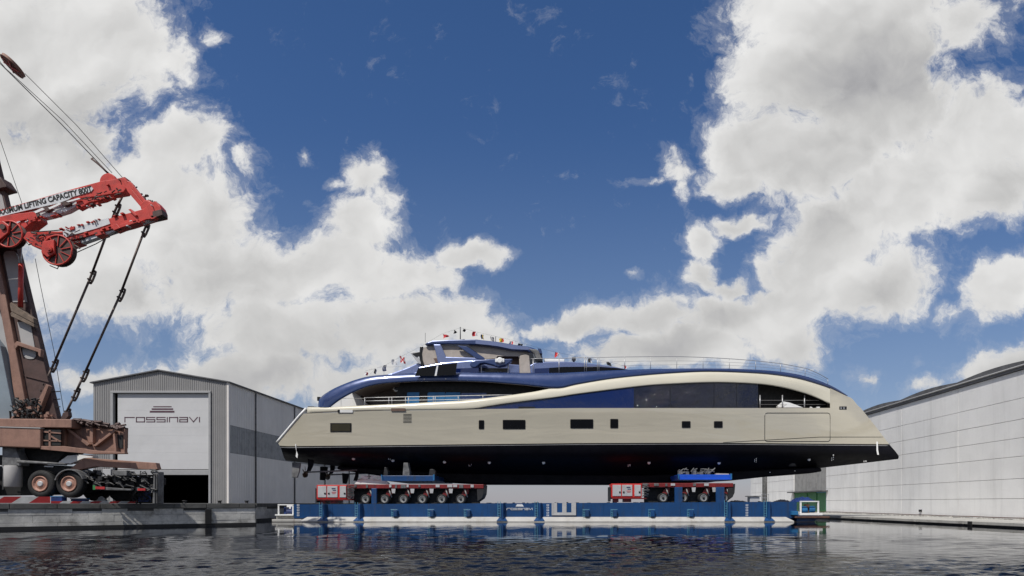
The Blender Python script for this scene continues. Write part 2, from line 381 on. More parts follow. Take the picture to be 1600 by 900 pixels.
# ------------------------------------------------------------------ setting: water, yard, quays
import numpy as np
def water_sheet():
    # one sheet: rippled rows near the photographer, calmer farther off, flat to the horizon
    rg = np.random.RandomState(5); N = 60
    lam = np.exp(rg.uniform(math.log(.17), math.log(1.15), N)); ang = rg.normal(-math.pi/2, .55, N); ph = rg.uniform(0, 6.28, N)
    y = [-3000., -400., -60., 0., 6., 9.]; 
    while y[-1] < 70: y.append(y[-1]+min(.22, max(.045, y[-1]**2/4800.)))
    y += [75., 90., 130., 300., 1000., 6000.]; y = np.array(y); ny = len(y); dy = np.gradient(y)
    nx = 760; t = np.linspace(-1, 1, nx); half = np.maximum(np.abs(y), 12.)*1.0
    Xc = np.outer(half, t); Xc[:, 0] = -3500; Xc[:, -1] = 3500
    Yc = np.outer(y, np.ones(nx)); H = np.zeros_like(Xc); dx = half*2/nx
    res = np.maximum(dy, dx)
    gust = sum(np.sin(Xc*math.cos(a)*k+Yc*math.sin(a)*k+p) for a, k, p in zip(rg.uniform(0, 3.1, 7), rg.uniform(.12, .5, 7), rg.uniform(0, 6, 7)))/7
    for l, a, p in zip(lam, ang, ph):
        w = np.clip((l/res-2.6)/3, 0, 1)[:, None]; k = 2*math.pi/l
        H += w*.027*l/(2*math.pi)*np.sin(k*(Xc*math.cos(a)+Yc*math.sin(a))+p)
    amp = np.interp(y, [-10, 9, 17, 26, 34, 50, 68, 72], [0, 1, 1.05, .75, .22, .10, .06, 0])
    side = np.interp(Xc, [4, 14, 26], [1, .8, .5])
    H *= amp[:, None]*side*np.clip(.75+gust*1.3, .25, 1.5)
    H[:, 0] = 0; H[:, -1] = 0
    co = np.stack([Xc, Yc, H], -1).reshape(-1, 3)
    i, j = np.meshgrid(np.arange(ny-1), np.arange(nx-1), indexing='ij'); a = (i*nx+j).ravel(); F_ = np.stack([a, a+1, a+nx+1, a+nx], -1)
    me = bpy.data.meshes.new('water'); me.vertices.add(len(co)); me.vertices.foreach_set('co', co.ravel())
    me.loops.add(F_.size); me.loops.foreach_set('vertex_index', F_.ravel()); me.polygons.add(len(F_)); me.polygons.foreach_set('loop_start', np.arange(0, F_.size, 4))
    me.polygons.foreach_set('use_smooth', np.ones(len(F_), bool)); me.update(calc_edges=True); me.validate(); me.materials.append(M['water'])
    o = bpy.data.objects.new('water', me); COL.objects.link(o); o['kind'] = 'structure'
water_sheet()
QZ = EYE-.03
qa = Vector((-62, 10.2, 0)); qb = Vector((-20.9, 43, 0)); qd = (qb-qa).normalized(); qn = Vector((qd.y, -qd.x, 0))
m = MB(); poly = [(-62, 10.2), (-20.9, 43), (-25, 47), (-25, 240), (-500, 240), (-500, 10.2)]
m.prism([(x, y, QZ-.45) for x, y in poly][::-1], (0, 0, .44))
obj('yard_ground', m, M['asphalt'], kind='structure')
q = thing('quay_wall', 'old stone quay wall with dark coping under the crane, rounding into shade beside the barge', 'quay wall', (qa.x, qa.y, 0))
m = MB(); Lq = (qb-qa).length
m.hexa([tuple(qa+qn*-.12+Vector((0,0,-2))), tuple(qb+qn*-.12+Vector((0,0,-2))), tuple(qb-qn*2+Vector((0,0,-2))), tuple(qa-qn*2+Vector((0,0,-2))),
        tuple(qa+qn*-.12+Vector((0,0,QZ-.3))), tuple(qb+qn*-.12+Vector((0,0,QZ-.3))), tuple(qb-qn*2+Vector((0,0,QZ-.3))), tuple(qa-qn*2+Vector((0,0,QZ-.3)))])
m.box(-27, -25.02, 47.3, 240, -2, QZ-.3); m.prism([(-20.95, 43.02, -2), (-25.02, 47.3, -2), (-27, 47.3, -2), (-24, 43, -2)], (0, 0, QZ-.3+2))
obj('backing', m, M['weed'], q)
def qblock(t0, t1, z0, z1, out, dep=.9):
    a = qa+qd*t0+qn*out; c = qa+qd*t1+qn*out; k = qn*dep
    return [Vector((a.x, a.y, z0)), Vector((c.x, c.y, z0)), Vector((c.x-k.x, c.y-k.y, z0)), Vector((a.x-k.x, a.y-k.y, z0)),
            Vector((a.x, a.y, z1)), Vector((c.x, c.y, z1)), Vector((c.x-k.x, c.y-k.y, z1)), Vector((a.x-k.x, a.y-k.y, z1))]
t = 12.0; i = 0
while t < Lq-.05:
    L = min(random.uniform(1.6, 2.3), Lq-t)
    obj('coping_stone', MB().hexa(qblock(t+.012, t+L-.012, QZ-.30, QZ+random.uniform(-.012, .012), .07, 1.2)), M['coping'], q, bevel=.02)
    t += L
for r_, (z0, z1) in enumerate(((.775, 1.14), (.36, .768), (.16, .352))):
    t = 12.0-r_*.5
    while t < Lq-.05:
        L = min(random.uniform(1.2, 2.2), Lq-t)
        obj('stone', MB().hexa(qblock(t+.004, t+L-.004, z0, z1, .0+random.uniform(-.005, .006)-r_*.004, .6)), M['stone'], q, bevel=.008)
        t += L
m = MB(); m.hexa(qblock(0, Lq+.05, -1.5, .16, .03, .5)); m.box(-25.3, -24.95, 47, 240, -1.5, .2); obj('weed_band', m, M['weed'], q)
for k in range(30):
    y0 = 47.05+k*3.2
    obj('side_stone', MB().box(-25.6, -25+random.uniform(-.01, .02), y0, y0+3.17, .2, QZ-.28), M['stone'], q, bevel=.015)
    obj('coping_stone', MB().box(-26., -24.93, y0, y0+3.17, QZ-.28, QZ+random.uniform(-.01, .01)), M['coping'], q, bevel=.02)
obj('coping_stone', MB().prism([(-20.83, 43.05, QZ-.3), (-24.93, 47.05, QZ-.3), (-26.2, 47.05, QZ-.3), (-22.3, 43.05, QZ-.3)], (0, 0, .3)), M['coping'], q)
obj('side_stone', MB().prism([(-20.88, 43.04, -1), (-24.98, 47.05, -1), (-26.2, 47.05, -1), (-22.3, 43.05, -1)], (0, 0, QZ+.69)), M['stone'], q)
# mooring fender slot on the quay (dark vertical timber)
for px, t in ((322, None),):
    tt = 49.6; m = MB().hexa(qblock(tt, tt+.36, .1, QZ-.35, .12, .14)); o = obj('timber_fender', m, M['black'], q, bevel=.02)

# ------------------------------------------------------------------ right: concrete hall and its ledge
WX = 32.0
ys = [y_*32/28 for y_ in (22.5, 30.25, 38, 45.75, 53.5, 61.25, 69, 78.9, 85, 91.5, 97.3)]
zs = [.30, 1.784, 3.20, 4.77, 6.07, 7.38, 8.85, 10.83]
hall = thing('concrete_hall', 'long pale precast concrete hall along the right quay', 'hall', (WX, 60, .45))
m = MB(); m.box(WX+.2, WX+40, ys[0]+.2, ys[5+1]-.1, .3, 10.77); m.box(WX+.3, WX+40, ys[6]-.1, ys[7]+.1, .3, 10.77); m.box(WX+.2, WX+40, ys[7]+.1, ys[-1]-.1, .3, 10.77)
obj('core', m, M['joint'], hall)
for i in range(len(ys)-1):
    if i == 6: continue
    for j in range(len(zs)-1):
        dxx = random.uniform(-.006, .006)
        obj('concrete_panel', MB().box(WX+dxx, WX+.25, ys[i]+.018, ys[i+1]-.018, zs[j]+.014, zs[j+1]-.014), M['conc'], hall, bevel=.012)
for i in range(0, 4):   # end wall towards the photographer
    for j in range(len(zs)-1):
        obj('concrete_panel', MB().box(WX+.3+i*9.7, WX+9.9+i*9.7, ys[0], ys[0]+.2, zs[j]+.009, zs[j+1]-.009), M['conc'], hall)
# recess with translucent sheet and green door
y0, y1 = ys[6], ys[7]
obj('lintel', MB().box(WX, WX+.3, y0-.03, y1+.03, 9.02, 10.83), M['conc'], hall)
m = MB()
n = 46
for k in range(n):
    a = y0+.02+(y1-y0-.04)*k/n; c = y0+.02+(y1-y0-.04)*(k+1)/n; off = .06 if k % 2 else 0
    m.box(WX+.1+off, WX+.2, a, c, 3.05, 9.02)
obj('corrugated_sheet', m, M['translu'], hall)
cols = [y0+.05, y0+3.2, y0+6.4, y1-.05]
for k in range(3):
    dr = obj('door', MB().box(WX+.12, WX+.24, cols[k]+.03, cols[k+1]-.03, .31, 2.88), M['green'], hall, bevel=.02)
    obj('door_frame', MB().box(WX+.05, WX+.13, cols[k], cols[k]+.12, .31, 2.86).box(WX+.05, WX+.13, cols[k], cols[k+1], 2.76, 2.88), M['green'] if k else M['cyan'], dr)
obj('canopy', MB().box(WX-.75, WX+.2, y0-.6, y1+.5, 2.90, 3.06), M['roofg'], hall)
# drain pipe and cable
obj('drain_pipe', MB().tube([(WX-.25, 102.4, .4), (WX-.25, 102.4, 10.7)], .42, 10), M['machine'], hall)
obj('wall_lamp', MB().box(WX-.16, WX+.02, 57.6, 57.85, .68, .88), M['black'], hall)
obj('foot_pipe', MB().tube([(WX-.14, 41+k*3.1, .40+.02*(k % 2)) for k in range(20)], .035, 5), M['rust'], hall)
m = MB()
for k in range(240):
    y = random.uniform(30, 100); s_ = random.uniform(.02, .09); x = WX-.1-abs(random.gauss(0, .25)); m.box(x-s_, x+s_, y-s_, y+s_*2, .285, .29+s_*random.uniform(.3, 1.2))
obj('wall_foot_debris', m, M['stone'], hall, kind='stuff')
# roof edge
m = MB(); m.box(WX-.14, WX+40.4, ys[0]-.4, ys[-1]+.3, 10.85, 11.03); obj('roof_slab', m, M['roofg'], hall)
for i in range(len(ys)-1):
    a, c = ys[i], ys[i+1]; pts = []; k = 8
    top = [(WX-.10, lerp(a+.02, c-.02, t_/k), 11.32+.22*math.sin(math.pi*t_/k)) for t_ in range(k+1)]
    pts = [(WX-.10, a+.02, 11.04)]+top+[(WX-.10, c-.02, 11.04)]
    obj('roof_shell', MB().prism(pts, (40, 0, 0)), M['roofg'], hall)
m = MB(); m.tube([(WX-.16, ys[0]-.4, 11.1), (WX-.16, ys[-1], 11.1)], .07, 8); obj('gutter', m, M['trim'], hall)
ledge = thing('quay_ledge', 'low stained concrete quay ledge at the foot of the right hall', 'quay ledge', (26.5, 37, 0))
lp = [(27.2, 20), (26.4, 36.9), (25.6, 47), (24.9, 59), (24.6, 72), (24.4, 111.2)]
for (xa, ya), (xb, yb) in zip(lp, lp[1:]):
    nseg = 2 if yb-ya < 20 else 3
    for s_ in range(nseg):
        a0 = lerp(ya, yb, s_/nseg)+.02; a1 = lerp(ya, yb, (s_+1)/nseg)-.02; x0 = lerp(xa, xb, s_/nseg); x1 = lerp(xa, xb, (s_+1)/nseg)
        obj('ledge_block', MB().hexa([(x0,a0,.09),(x1,a1,.09),(WX+.3,a1,.09),(WX+.3,a0,.09),(x0,a0,.31),(x1,a1,.31),(WX+.3,a1,.28),(WX+.3,a0,.28)]), M['concq'], ledge, bevel=.03)
        obj('ledge_footing', MB().hexa([(x0+.08,a0,-1.5),(x1+.08,a1,-1.5),(WX+.3,a1,-1.5),(WX+.3,a0,-1.5),(x0+.08,a0,.085),(x1+.08,a1,.085),(WX+.3,a1,.085),(WX+.3,a0,.085)]), M['weed'], ledge)
for (px, D_) in ((1439, 46.9), (1522, 41.3)):
    X = (px-CX)*D_/F
    obj('rubber_fender', MB().box(X-.32, X+.15, D_-.2, D_+.2, .0, .30), M['black'], ledge, bevel=.03)
m = MB().box(WX+.3, WX+200, 20, 240, -1, .27); obj('quay_ground', m, M['asphalt'], kind='structure')

# ------------------------------------------------------------------ hangar on the left
HD = 90.0; HZ = QZ
def hx(px): return (px-CX)*HD/F
def hz(py): return EYE+(CY-py)*HD/F
hangar = thing('boatyard_hangar', 'grey corrugated gable hangar with white lettered door behind the crane', 'hangar', (hx(249), HD, HZ))
xl, xr, xm = hx(146), hx(357), hx(249)
def rooftop(x): return lerp(hz(598), hz(579.5), (x-xl)/(xm-xl)) if x < xm else lerp(hz(579.5), hz(597), (x-xm)/(xr-xm))
def corr(m, x0, x1, zb, zt, y, pitch=.30, dep=.055):
    n_ = max(1, round((x1-x0)/pitch)); p = (x1-x0)/n_; pr = []
    for k in range(n_): s0 = x0+k*p; pr += [(s0, y), (s0+p*.45, y), (s0+p*.55, y-dep), (s0+p*.9, y-dep)]
    pr.append((x1, y))
    m.grid([[(x, yy, zb) for x, yy in pr], [(x, yy, zt(x)) for x, yy in pr]], False)
dl, dr_, dtop = hx(178), hx(327), hz(614.5)
for (a, c, zb) in ((xl, dl-.35, None), (dl-.35, dr_+.35, dtop+.28), (dr_+.35, xr, None)):
    m = MB(); corr(m, a, c, HZ if zb is None else zb, rooftop, HD); obj('cladding', m, M['clad'], hangar)
m = MB(); m.box(dl-.35, dl, HD-.22, HD+.3, HZ, dtop+.02); m.box(dr_, dr_+.30, HD-.22, HD+.3, HZ, dtop+.02); m.box(dl-.35, dr_+.30, HD-.25, HD+.3, dtop+.025, dtop+.30)
obj('door_frame', m, M['trim'], hangar, bevel=.02)
door = obj('door', MB().box(dl+.4, dr_-.02, HD+.32, HD+.42, hz(735), dtop), M['black'], hangar)
zt_ = dtop-.02; zb_ = hz(733); k = 9
for i in range(k):
    obj('door_panel', MB().box(dl+.42, dr_-.04, HD+.16+random.uniform(-.002,.002), HD+.31, lerp(zb_, zt_, i/k)+.003, lerp(zb_, zt_, (i+1)/k)-.003), M['door'], door)
obj('door_bottom_rail', MB().box(dl+.4, dr_-.02, HD+.12, HD+.36, hz(742), hz(734)), M['trim'], door, bevel=.03)
# dark inside
hb = 167.
m = MB(); m.box(xl+.3, xl+.5, HD+.5, hb-1, HZ, 16); m.box(xr-.5, xr-.3, HD+.5, hb-1, HZ, 16); m.box(xl+.3, xr-.3, hb-1.2, hb-1, HZ, 17)
obj('inner_lining', m, M['black'], hangar)
m = MB(); m.box(xl+.6, xr-.6, HD+.4, hb-1.3, HZ-.01, HZ+.02); obj('hall_floor', m, M['asphalt'], hangar)
m = MB(); m.box(hx(300), hx(311), HD+9, HD+10, HZ+.03, HZ+2.6); m.box(hx(262), hx(283), HD+14, HD+16, HZ+.03, HZ+1.6); obj('stored_crate', m, M['dark'], hangar)
# side wall, bay by bay
bays = [90, 97.7, 111.7, 125.7, 139.7, 153.7, 167]
z1, z2, z3 = HZ, 8.6, 12.5
for i in range(len(bays)-1):
    a, c = bays[i]+.06, bays[i+1]-.06
    for (zb, ztp, mt) in ((z1, z2-.03, 'cladlt'), (z2, z3-.03, 'translu'), (z3, hz(597)-.05, 'cladlt')):
        m = MB(); n_ = round((c-a)/.5); p = (c-a)/n_; pr = []
        for k in range(n_): s0 = a+k*p; pr += [(xr, s0), (xr, s0+p*.5), (xr-.05, s0+p*.58), (xr-.05, s0+p*.92)]
        pr.append((xr, c)); m.grid([[(x, y, zb) for x, y in pr], [(x, y, ztp) for x, y in pr]], False)
        obj('wall_panel', m, M[mt], hangar)
    obj('downpipe', MB().tube([(xr+.14, bays[i+1], HZ), (xr+.14, bays[i+1], hz(597)-.3)], .1, 6), M['machine'], hangar)
obj('corner_flashing', MB().box(xr-.22, xr+.07, HD-.08, HD+.3, HZ, hz(597)-.02), M['cladlt'], hangar)
obj('left_wall', MB().box(xl-.05, xl+.1, HD+.05, hb, HZ, hz(598)-.05), M['clad'], hangar)
obj('back_wall', MB().prism([(xl, hb, HZ), (xr, hb, HZ), (xr, hb, hz(597)), (xm, hb, hz(579.5)), (xl, hb, hz(598))], (0, .2, 0)), M['clad'], hangar)
m = MB(); e = .25
m.prism([(xl-.3, HD-.35, hz(598)-.1), (xm, HD-.35, hz(579.5)), (xr+.3, HD-.35, hz(597)-.1), (xr+.3, HD-.35, hz(597)+.05), (xm, HD-.35, hz(579.5)+.16), (xl-.3, HD-.35, hz(598)+.05)], (0, hb-HD+.6, 0))
obj('roof', m, M['roofg'], hangar)
# lettering : strokes in a unit cell
LET = {'r': ([[(0,0),(0,1),(1,1)]], 1.15), 'o': ([[(0,0),(0,1),(1,1),(1,0),(0,0)]], 1.0), 's': ([[(1,1),(0,1),(0,.5),(1,.5),(1,0),(0,0)]], 1.0),
       'i': ([[(0,0),(0,1)]], .0), 'n': ([[(0,0),(0,1),(1,1),(1,0)]], 1.0), 'a': ([[(0,1),(1,1),(1,0),(0,0),(0,.5),(1,.5)]], .95), 'v': ([[(0,1),(.5,0),(1,1)]], .95)}
def lettering(word, x0, x1, zb, h, th, y, dep):
    gap = .26; tot = sum(max(LET[ch][1], .02) for ch in word)+gap*(len(word)-1); sc = (x1-x0)/tot; m = MB(); cx = x0
    for ch in word:
        st, w = LET[ch]
        for line in st:
            for (a, c) in zip(line, line[1:]):
                pa = Vector((cx+a[0]*w*sc, y, zb+a[1]*h)); pb = Vector((cx+c[0]*w*sc, y, zb+c[1]*h)); d = (pb-pa).normalized()*th*.5
                m.bar(pa-d, pb+d, dep, th, up=(0, 0, 1)) if abs((pb-pa).x) > .01 else m.box(pa.x-th/2, pa.x+th/2, y-dep/2, y+dep/2, min(pa.z, pb.z)-th/2, max(pa.z, pb.z)+th/2)
        cx += (max(w, .02)+gap)*sc
    return m
obj('lettering', lettering('rossinavi', hx(194), hx(311), hz(659), hz(652)-hz(659), .13, HD+.15, .02), M['logo'], door)
m = MB()
for (a, c, py, th) in ((238.5, 267, 635.2, .13), (236, 269.5, 638.9, .2), (233, 271.5, 643, .24)):
    m.box(hx(a), hx(c), HD+.135, HD+.155, hz(py)-th/2, hz(py)+th/2)
obj('emblem', m, M['logo'], door)

# ------------------------------------------------------------------ barge
BD = 50.0
def bx(px): return (px-CX)*BD/F
def deckpy(px): return 788.3-4.6*(px-430)/860
def bz(px, dy=0.): return EYE+(CY-deckpy(px)-dy)*BD/F
barge = thing('pontoon_barge', 'long blue flat pontoon barge carrying the yacht on its transporters', 'barge', (bx(860), BD+7, .3))
XL, XR = bx(459), bx(1245); BW = 14.
m = MB(); nb = 13
for i in range(nb):            # side shell in plates, hairline proud of each other
    pa, pb = lerp(459, 1245, i/nb), lerp(459, 1245, (i+1)/nb)
    o_ = random.uniform(-.006, .006)
    m2 = MB().hexa([(bx(pa)+.006, BD+o_, .30), (bx(pb)-.006, BD+o_, .30), (bx(pb)-.006, BD+.3, .30), (bx(pa)+.006, BD+.3, .30), (bx(pa)+.006, BD+o_, bz(pa)), (bx(pb)-.006, BD+o_, bz(pb)), (bx(pb)-.006, BD+.3, bz(pb)), (bx(pa)+.006, BD+.3, bz(pa))])
    obj('side_plate', m2, M['barge'], barge)
m = MB().hexa([(XL, BD+.1, -1.2), (XR-1, BD+.1, -1.2), (XR-1, BD+BW, -1.2), (XL, BD+BW, -1.2), (XL, BD+.1, bz(459)-.02), (XR, BD+.1, bz(1245)-.02), (XR, BD+BW, bz(1245)-.02), (XL, BD+BW, bz(459)-.02)])
obj('hull', m, M['barge'], barge)
m = MB()
pts = []
for (pa, pb) in ((472, 1238),):
    for (xa, xb) in ((bx(pa), bx(pb)),):
        m.hexa([(xa, BD-.42, -.25), (xb, BD-.42, -.25), (xb-.3, BD+.05, -.25), (xa, BD+.05, -.25), (xa, BD-.42, .09), (xb, BD-.42, .09), (xb-.5, BD+.0, .40), (xa+.4, BD+.0, .40)])
obj('rubbing_strake', m, M['sponson'], barge, bevel=.02)
for pa, pb in ((472, 580),(640,700),(800,870),(900,960),(1010,1100),(1150,1190)):
    obj('strake_wear', MB().box(bx(pa), bx(pb), BD-.445, BD-.40, random.uniform(-.02, .02), .06), M['sponson'], barge)
# ladder columns
for px in (505, 560.6, 782.7, 840.5, 1135.5, 1197):
    x = bx(px); zt = bz(px)+.02
    cfr = obj('fender_column', MB().prism([(x-.02, BD-.015, .12), (x+.34, BD-.015, .12), (x+.22, BD-.38, .12), (x+.08, BD-.38, .12)], (0, 0, zt-.12)), M['barge'], barge, bevel=.02)
    m = MB(); m.tube([(x-.22, BD-.2, .4), (x-.22, BD-.2, zt+.12)], .022, 5); m.tube([(x-.02, BD-.2, .4), (x-.02, BD-.2, zt+.12)], .022, 5)
    for r_ in range(5): m.tube([(x-.22, BD-.2, .48+r_*.19), (x-.02, BD-.2, .48+r_*.19)], .018, 4)
    obj('ladder', m, M['cyan'], cfr)
    obj('apron', MB().prism([(x-.3, BD-.445, .1), (x+.55, BD-.445, .1), (x+.3, BD-.02, .42), (x-.05, BD-.02, .42)], (0, -.03, 0)), M['barge'], cfr)
bp = None
for px in (615, 672, 728.5, 913.5, 957, 1015.6, 1076):
    x = bx(px)
    bb = obj('bollard_box', MB().prism([(x-.03, BD-.01, .42), (x+.38, BD-.01, .42), (x+.32, BD-.3, .42), (x+.05, BD-.3, .42)], (0, 0, .47)), M['barge'], barge, bevel=.02)
    m = MB(); m.tube([(x-.13, BD-.16, .4), (x-.13, BD-.16, .96)], .02, 5); m.tube([(x+.0, BD-.16, .4), (x+.0, BD-.16, .96)], .02, 5)
    for r_ in range(4): m.tube([(x-.13, BD-.16, .45+r_*.14), (x, BD-.16, .45+r_*.14)], .016, 4)
    m.tube([(x-.16, BD-.25, .97), (x+.36, BD-.25, .97)], .022, 5)
    obj('step_ladder', m, M['cyan'], bb)
for px in (466, 856, 1167):   # draft marks
    m = MB()
    for r_ in range(5):
        z = .46+r_*.2
        m.box(bx(px)-.09, bx(px)+.09, BD-.022, BD-.008, z, z+.03); m.box(bx(px)-.09, bx(px)-.05, BD-.022, BD-.008, z+.03, z+.1); m.box(bx(px)+.05, bx(px)+.09, BD-.022, BD-.008, z+.03, z+.1); m.box(bx(px)-.09, bx(px)+.09, BD-.022, BD-.008, z+.1, z+.12)
    obj('draft_mark', m, M['logow'], barge)
# notch with pale steel frame
m = MB(); a, c = bx(862), bx(900); zt = bz(880)+.03
m.box(a, a+.1, BD-.09, BD-.01, .52, zt); m.box(c-.1, c, BD-.09, BD-.01, .52, zt); m.box(a+.1, c-.1, BD-.09, BD-.01, .52, .62)
m.box(a+.1, a+.42, BD-.05, BD-.008, .62, zt-.02); m.box(a+.82, a+1.16, BD-.05, BD-.008, .62, zt-.02); m.box(c-.36, c-.1, BD-.05, BD-.008, .62, zt-.02); m.box(a+.42, c-.36, BD-.052, BD-.009, .62, .74)
obj('gangway_frame', m, M['panel'], barge)
obj('lettering', lettering('rossinavi', bx(792), bx(832), bz(812)-.52, .13, .035, BD-.02, .02), M['logow'], barge)
obj('emblem', MB().pxprism([(808, 787.8), (816, 787.8), (818.5, 791.5), (805.5, 791.5)], BD-.025, .015), M['logow'], barge)
# left end platform
xa, xb = bx(430), bx(459)
obj('stern_platform', MB().box(xa, xb, BD+.2, BD+BW-1, .22, .5).box(xa-.1, xa+2.2, BD-.35, BD+.15, .02, .22), M['sponson'], barge, bevel=.02)
m = MB(); zt = bz(440)+.0
for x_ in (bx(435), bx(457.6)): m.box(x_-.05, x_+.05, BD+.0, BD+.1, .5, zt-.06)
m.box(bx(434), bx(458.7), BD-.02, BD+.12, zt-.06, zt+.02); m.box(bx(430), bx(458.7), BD-.05, BD+.2, .5, .6); m.box(bx(434), bx(458.6), BD+1.6, BD+1.7, .5, zt)
obj('end_frame', m, M['white'], barge)
obj('winch', MB().cyl((bx(446), BD+.35, .82), (1, 0, 0), .22, .5, 10).box(bx(441), bx(444), BD+.3, BD+.9, .6, 1.15).box(bx(452), bx(455), BD+.3, BD+.8, .6, 1.2), M['tarpb'], barge)
# right end
xa, xb = bx(1245), bx(1284)
obj('bow_block', MB().hexa([(xa, BD+.02, .0), (xb-.6, BD+.02, .0), (xb-.6, BD+BW, .0), (xa, BD+BW, .0), (xa, BD+.02, .52), (xb, BD+.02, .52), (xb, BD+BW, .52), (xa, BD+BW, .52)]), M['barge'], barge)
m = MB(); zt = bz(1260)-.02
m.box(bx(1250), bx(1252.5), BD+.0, BD+.1, .5, zt); m.box(bx(1277.5), bx(1280), BD+.0, BD+.1, .5, zt); m.box(bx(1250), bx(1280), BD-.02, BD+.1, zt, zt+.08); m.box(bx(1249), bx(1285), BD-.05, BD+.15, .53, .7)
obj('end_frame', m, M['white'], barge)
obj('winch', MB().cyl((bx(1254), BD+.5, .95), (1, 0, 0), .26, .5, 12).cyl((bx(1267), BD+.5, .98), (1, 0, 0), .26, .45, 12), M['bargelt'], barge)
obj('rusty_reel', MB().box(bx(1263), bx(1268), BD+.4, BD+.9, .7, 1.4), M['rust'], barge)
obj('bow_fender', MB().box(bx(1240), bx(1294), BD-.34, BD-.02, .30, .44), M['rust'], barge, bevel=.03)
obj('bow_sill', MB().box(bx(1238), bx(1294), BD-.3, BD-.02, -.05, .03), M['black'], barge)
obj('light_blue_box', MB().box(bx(1235), bx(1245), BD-.35, BD-.02, .55, .85), M['bargelt'], barge, bevel=.02)
# low lashings and plates on deck edge
m = MB()
for k in range(60):
    px = random.uniform(465, 1240); x = bx(px); z = bz(px); s_ = random.uniform(.04, .14)
    m.box(x-s_, x+s_*random.uniform(.5, 2), BD+.05, BD+.05+s_, z-.01, z+random.uniform(.02, .07))
obj('deck_fittings', m, M['dark'], barge, kind='stuff')

# ------------------------------------------------------------------ yacht
YC = 56.75
yacht = thing('motor_yacht', 'large cream and blue motor yacht with black bottom lifted on transporters', 'yacht', P(900, 757, YC))
STEM = [(560,1331),(606,1331),(618,1331),(632,1340.5),(645,1351),(670,1371),(695,1390),(705,1399),(713,1405),(718,1403)]
LEFT = [(630,484),(636,480),(650,467),(670,450),(692,431.5),(697,438),(716,444),(720,447)]
def BM(py): return interp([(520,2.4),(575,4.1),(600,4.45),(622,4.7),(640,4.78),(668,4.62),(697,4.5)], py)
def Bf(px, py):
    xs_ = interp(STEM, py); t_ = min(1., max(0, (px-930)/(xs_-930)))
    f = max(.0, 1-t_**2.3)**.85
    if px < 620: f *= 1-.10*((620-px)/190)**2
    return max(.03, BM(py)*f)
def Y(px, py, off=0., b_=None):
    bb = (Bf(px, py) if b_ is None else b_)+off
    return P(px, py, YC-bb)
def mir(p): return Vector((p[0], 2*YC-p[1], p[2]))
def both(m, rows, sm=True):
    m.grid(rows, sm); m.grid([[mir(p) for p in r] for r in rows], sm, True)
def rowsfn(top, bot, left, right, ns, nr, off=lambda r: 0.):
    rows = []
    for j in range(nr+1):
        r = j/nr; row = []
        for i in range(ns+1):
            s_ = i/ns; py = lerp(top(900), bot(900), r); px = 900
            for _ in range(5):
                px = lerp(left(py), right(py), s_); py = lerp(top(px), bot(px), r)
            row.append(Y(px, py, off(r)))
        rows.append(row)
    return rows
knuck = lambda x: interp([(470,646.5),(580,642),(725,640),(760,639),(900,637.6),(1297,637.5),(1345,637.5)], x)
paint = lambda x: interp([(431,694),(440,697.5),(900,692.6),(1100,691.8),(1390,694.3)], x)
lft = lambda py: interp(LEFT, py); rgt = lambda py: interp(STEM, py)
m = MB(); both(m, rowsfn(knuck, paint, lft, rgt, 90, 10))
# transom
tr = [Y(lft(py), py) for py in (646.5, 658, 670, 682, 690, 695)]
m.grid([tr, [mir(p) for p in tr]], False)
hullo = obj('hull', m, M['cream'], yacht)
# bottom
keel = lambda x: interp([(440,719),(525,728),(600,737),(700,745),(900,748.5),(1100,744),(1200,738.5),(1284,731),(1350,723.5),(1405,717)], x)
BSEC = [(0., 1.0), (.22, .985), (.42, .93), (.58, .78), (.72, .55), (.86, .28), (1., .01)]
rows = []
ns = 90
for (r, bf) in BSEC:
    row = []
    for i in range(ns+1):
        s_ = i/ns; py = 700; px = 900
        for _ in range(5):
            px = lerp(lft(py), rgt(py), s_); py = lerp(paint(px), keel(px), r)
        row.append(P(px, py, YC-max(.015, Bf(px, min(py, 712))*bf)))
    rows.append(row)
m = MB(); both(m, rows)
tr = [r[0] for r in rows]; m.grid([tr, [mir(p) for p in tr]], False)
bot = obj('bottom', m, M['bottom'], yacht)
# skeg / box keel
kp = [(527,728),(700,738),(1000,742),(1200,733),(1283,730),(1285,736.5),(1270,739),(1200,744.5),(1150,750),(1060,755.5),(950,757.3),(757,757),(660,752),(600,744.5),(535,735),(526,733)]
ctr = [P(x, y, YC-.9) for x, y in kp]
obj('keel', MB().prism(ctr, (0, 1.8, 0)), M['bottom'], yacht, bevel=.12)
# boot stripes
for (dy, th, mt) in ((-.2, 1.0, 'frameblk'), (1.6, .8, 'stripe')):
    m = MB(); rr = []
    for q_ in (0, th):
        rr.append([Y(lerp(lft(697), rgt(696)-.5, i/80), paint(lerp(lft(697), rgt(696)-.5, i/80))+dy+q_, .012) for i in range(81)])
    both(m, rr); obj('boot_stripe', m, M[mt], yacht)
# lower spray line on the bow
m = MB(); rr = [[Y(lerp(1130, 1380, i/40), lerp(691, 682.5, min(1, i/24))+q_, .015) for i in range(41)] for q_ in (0, .7)]
both(m, rr); obj('spray_line', m, M['frameblk'], yacht)

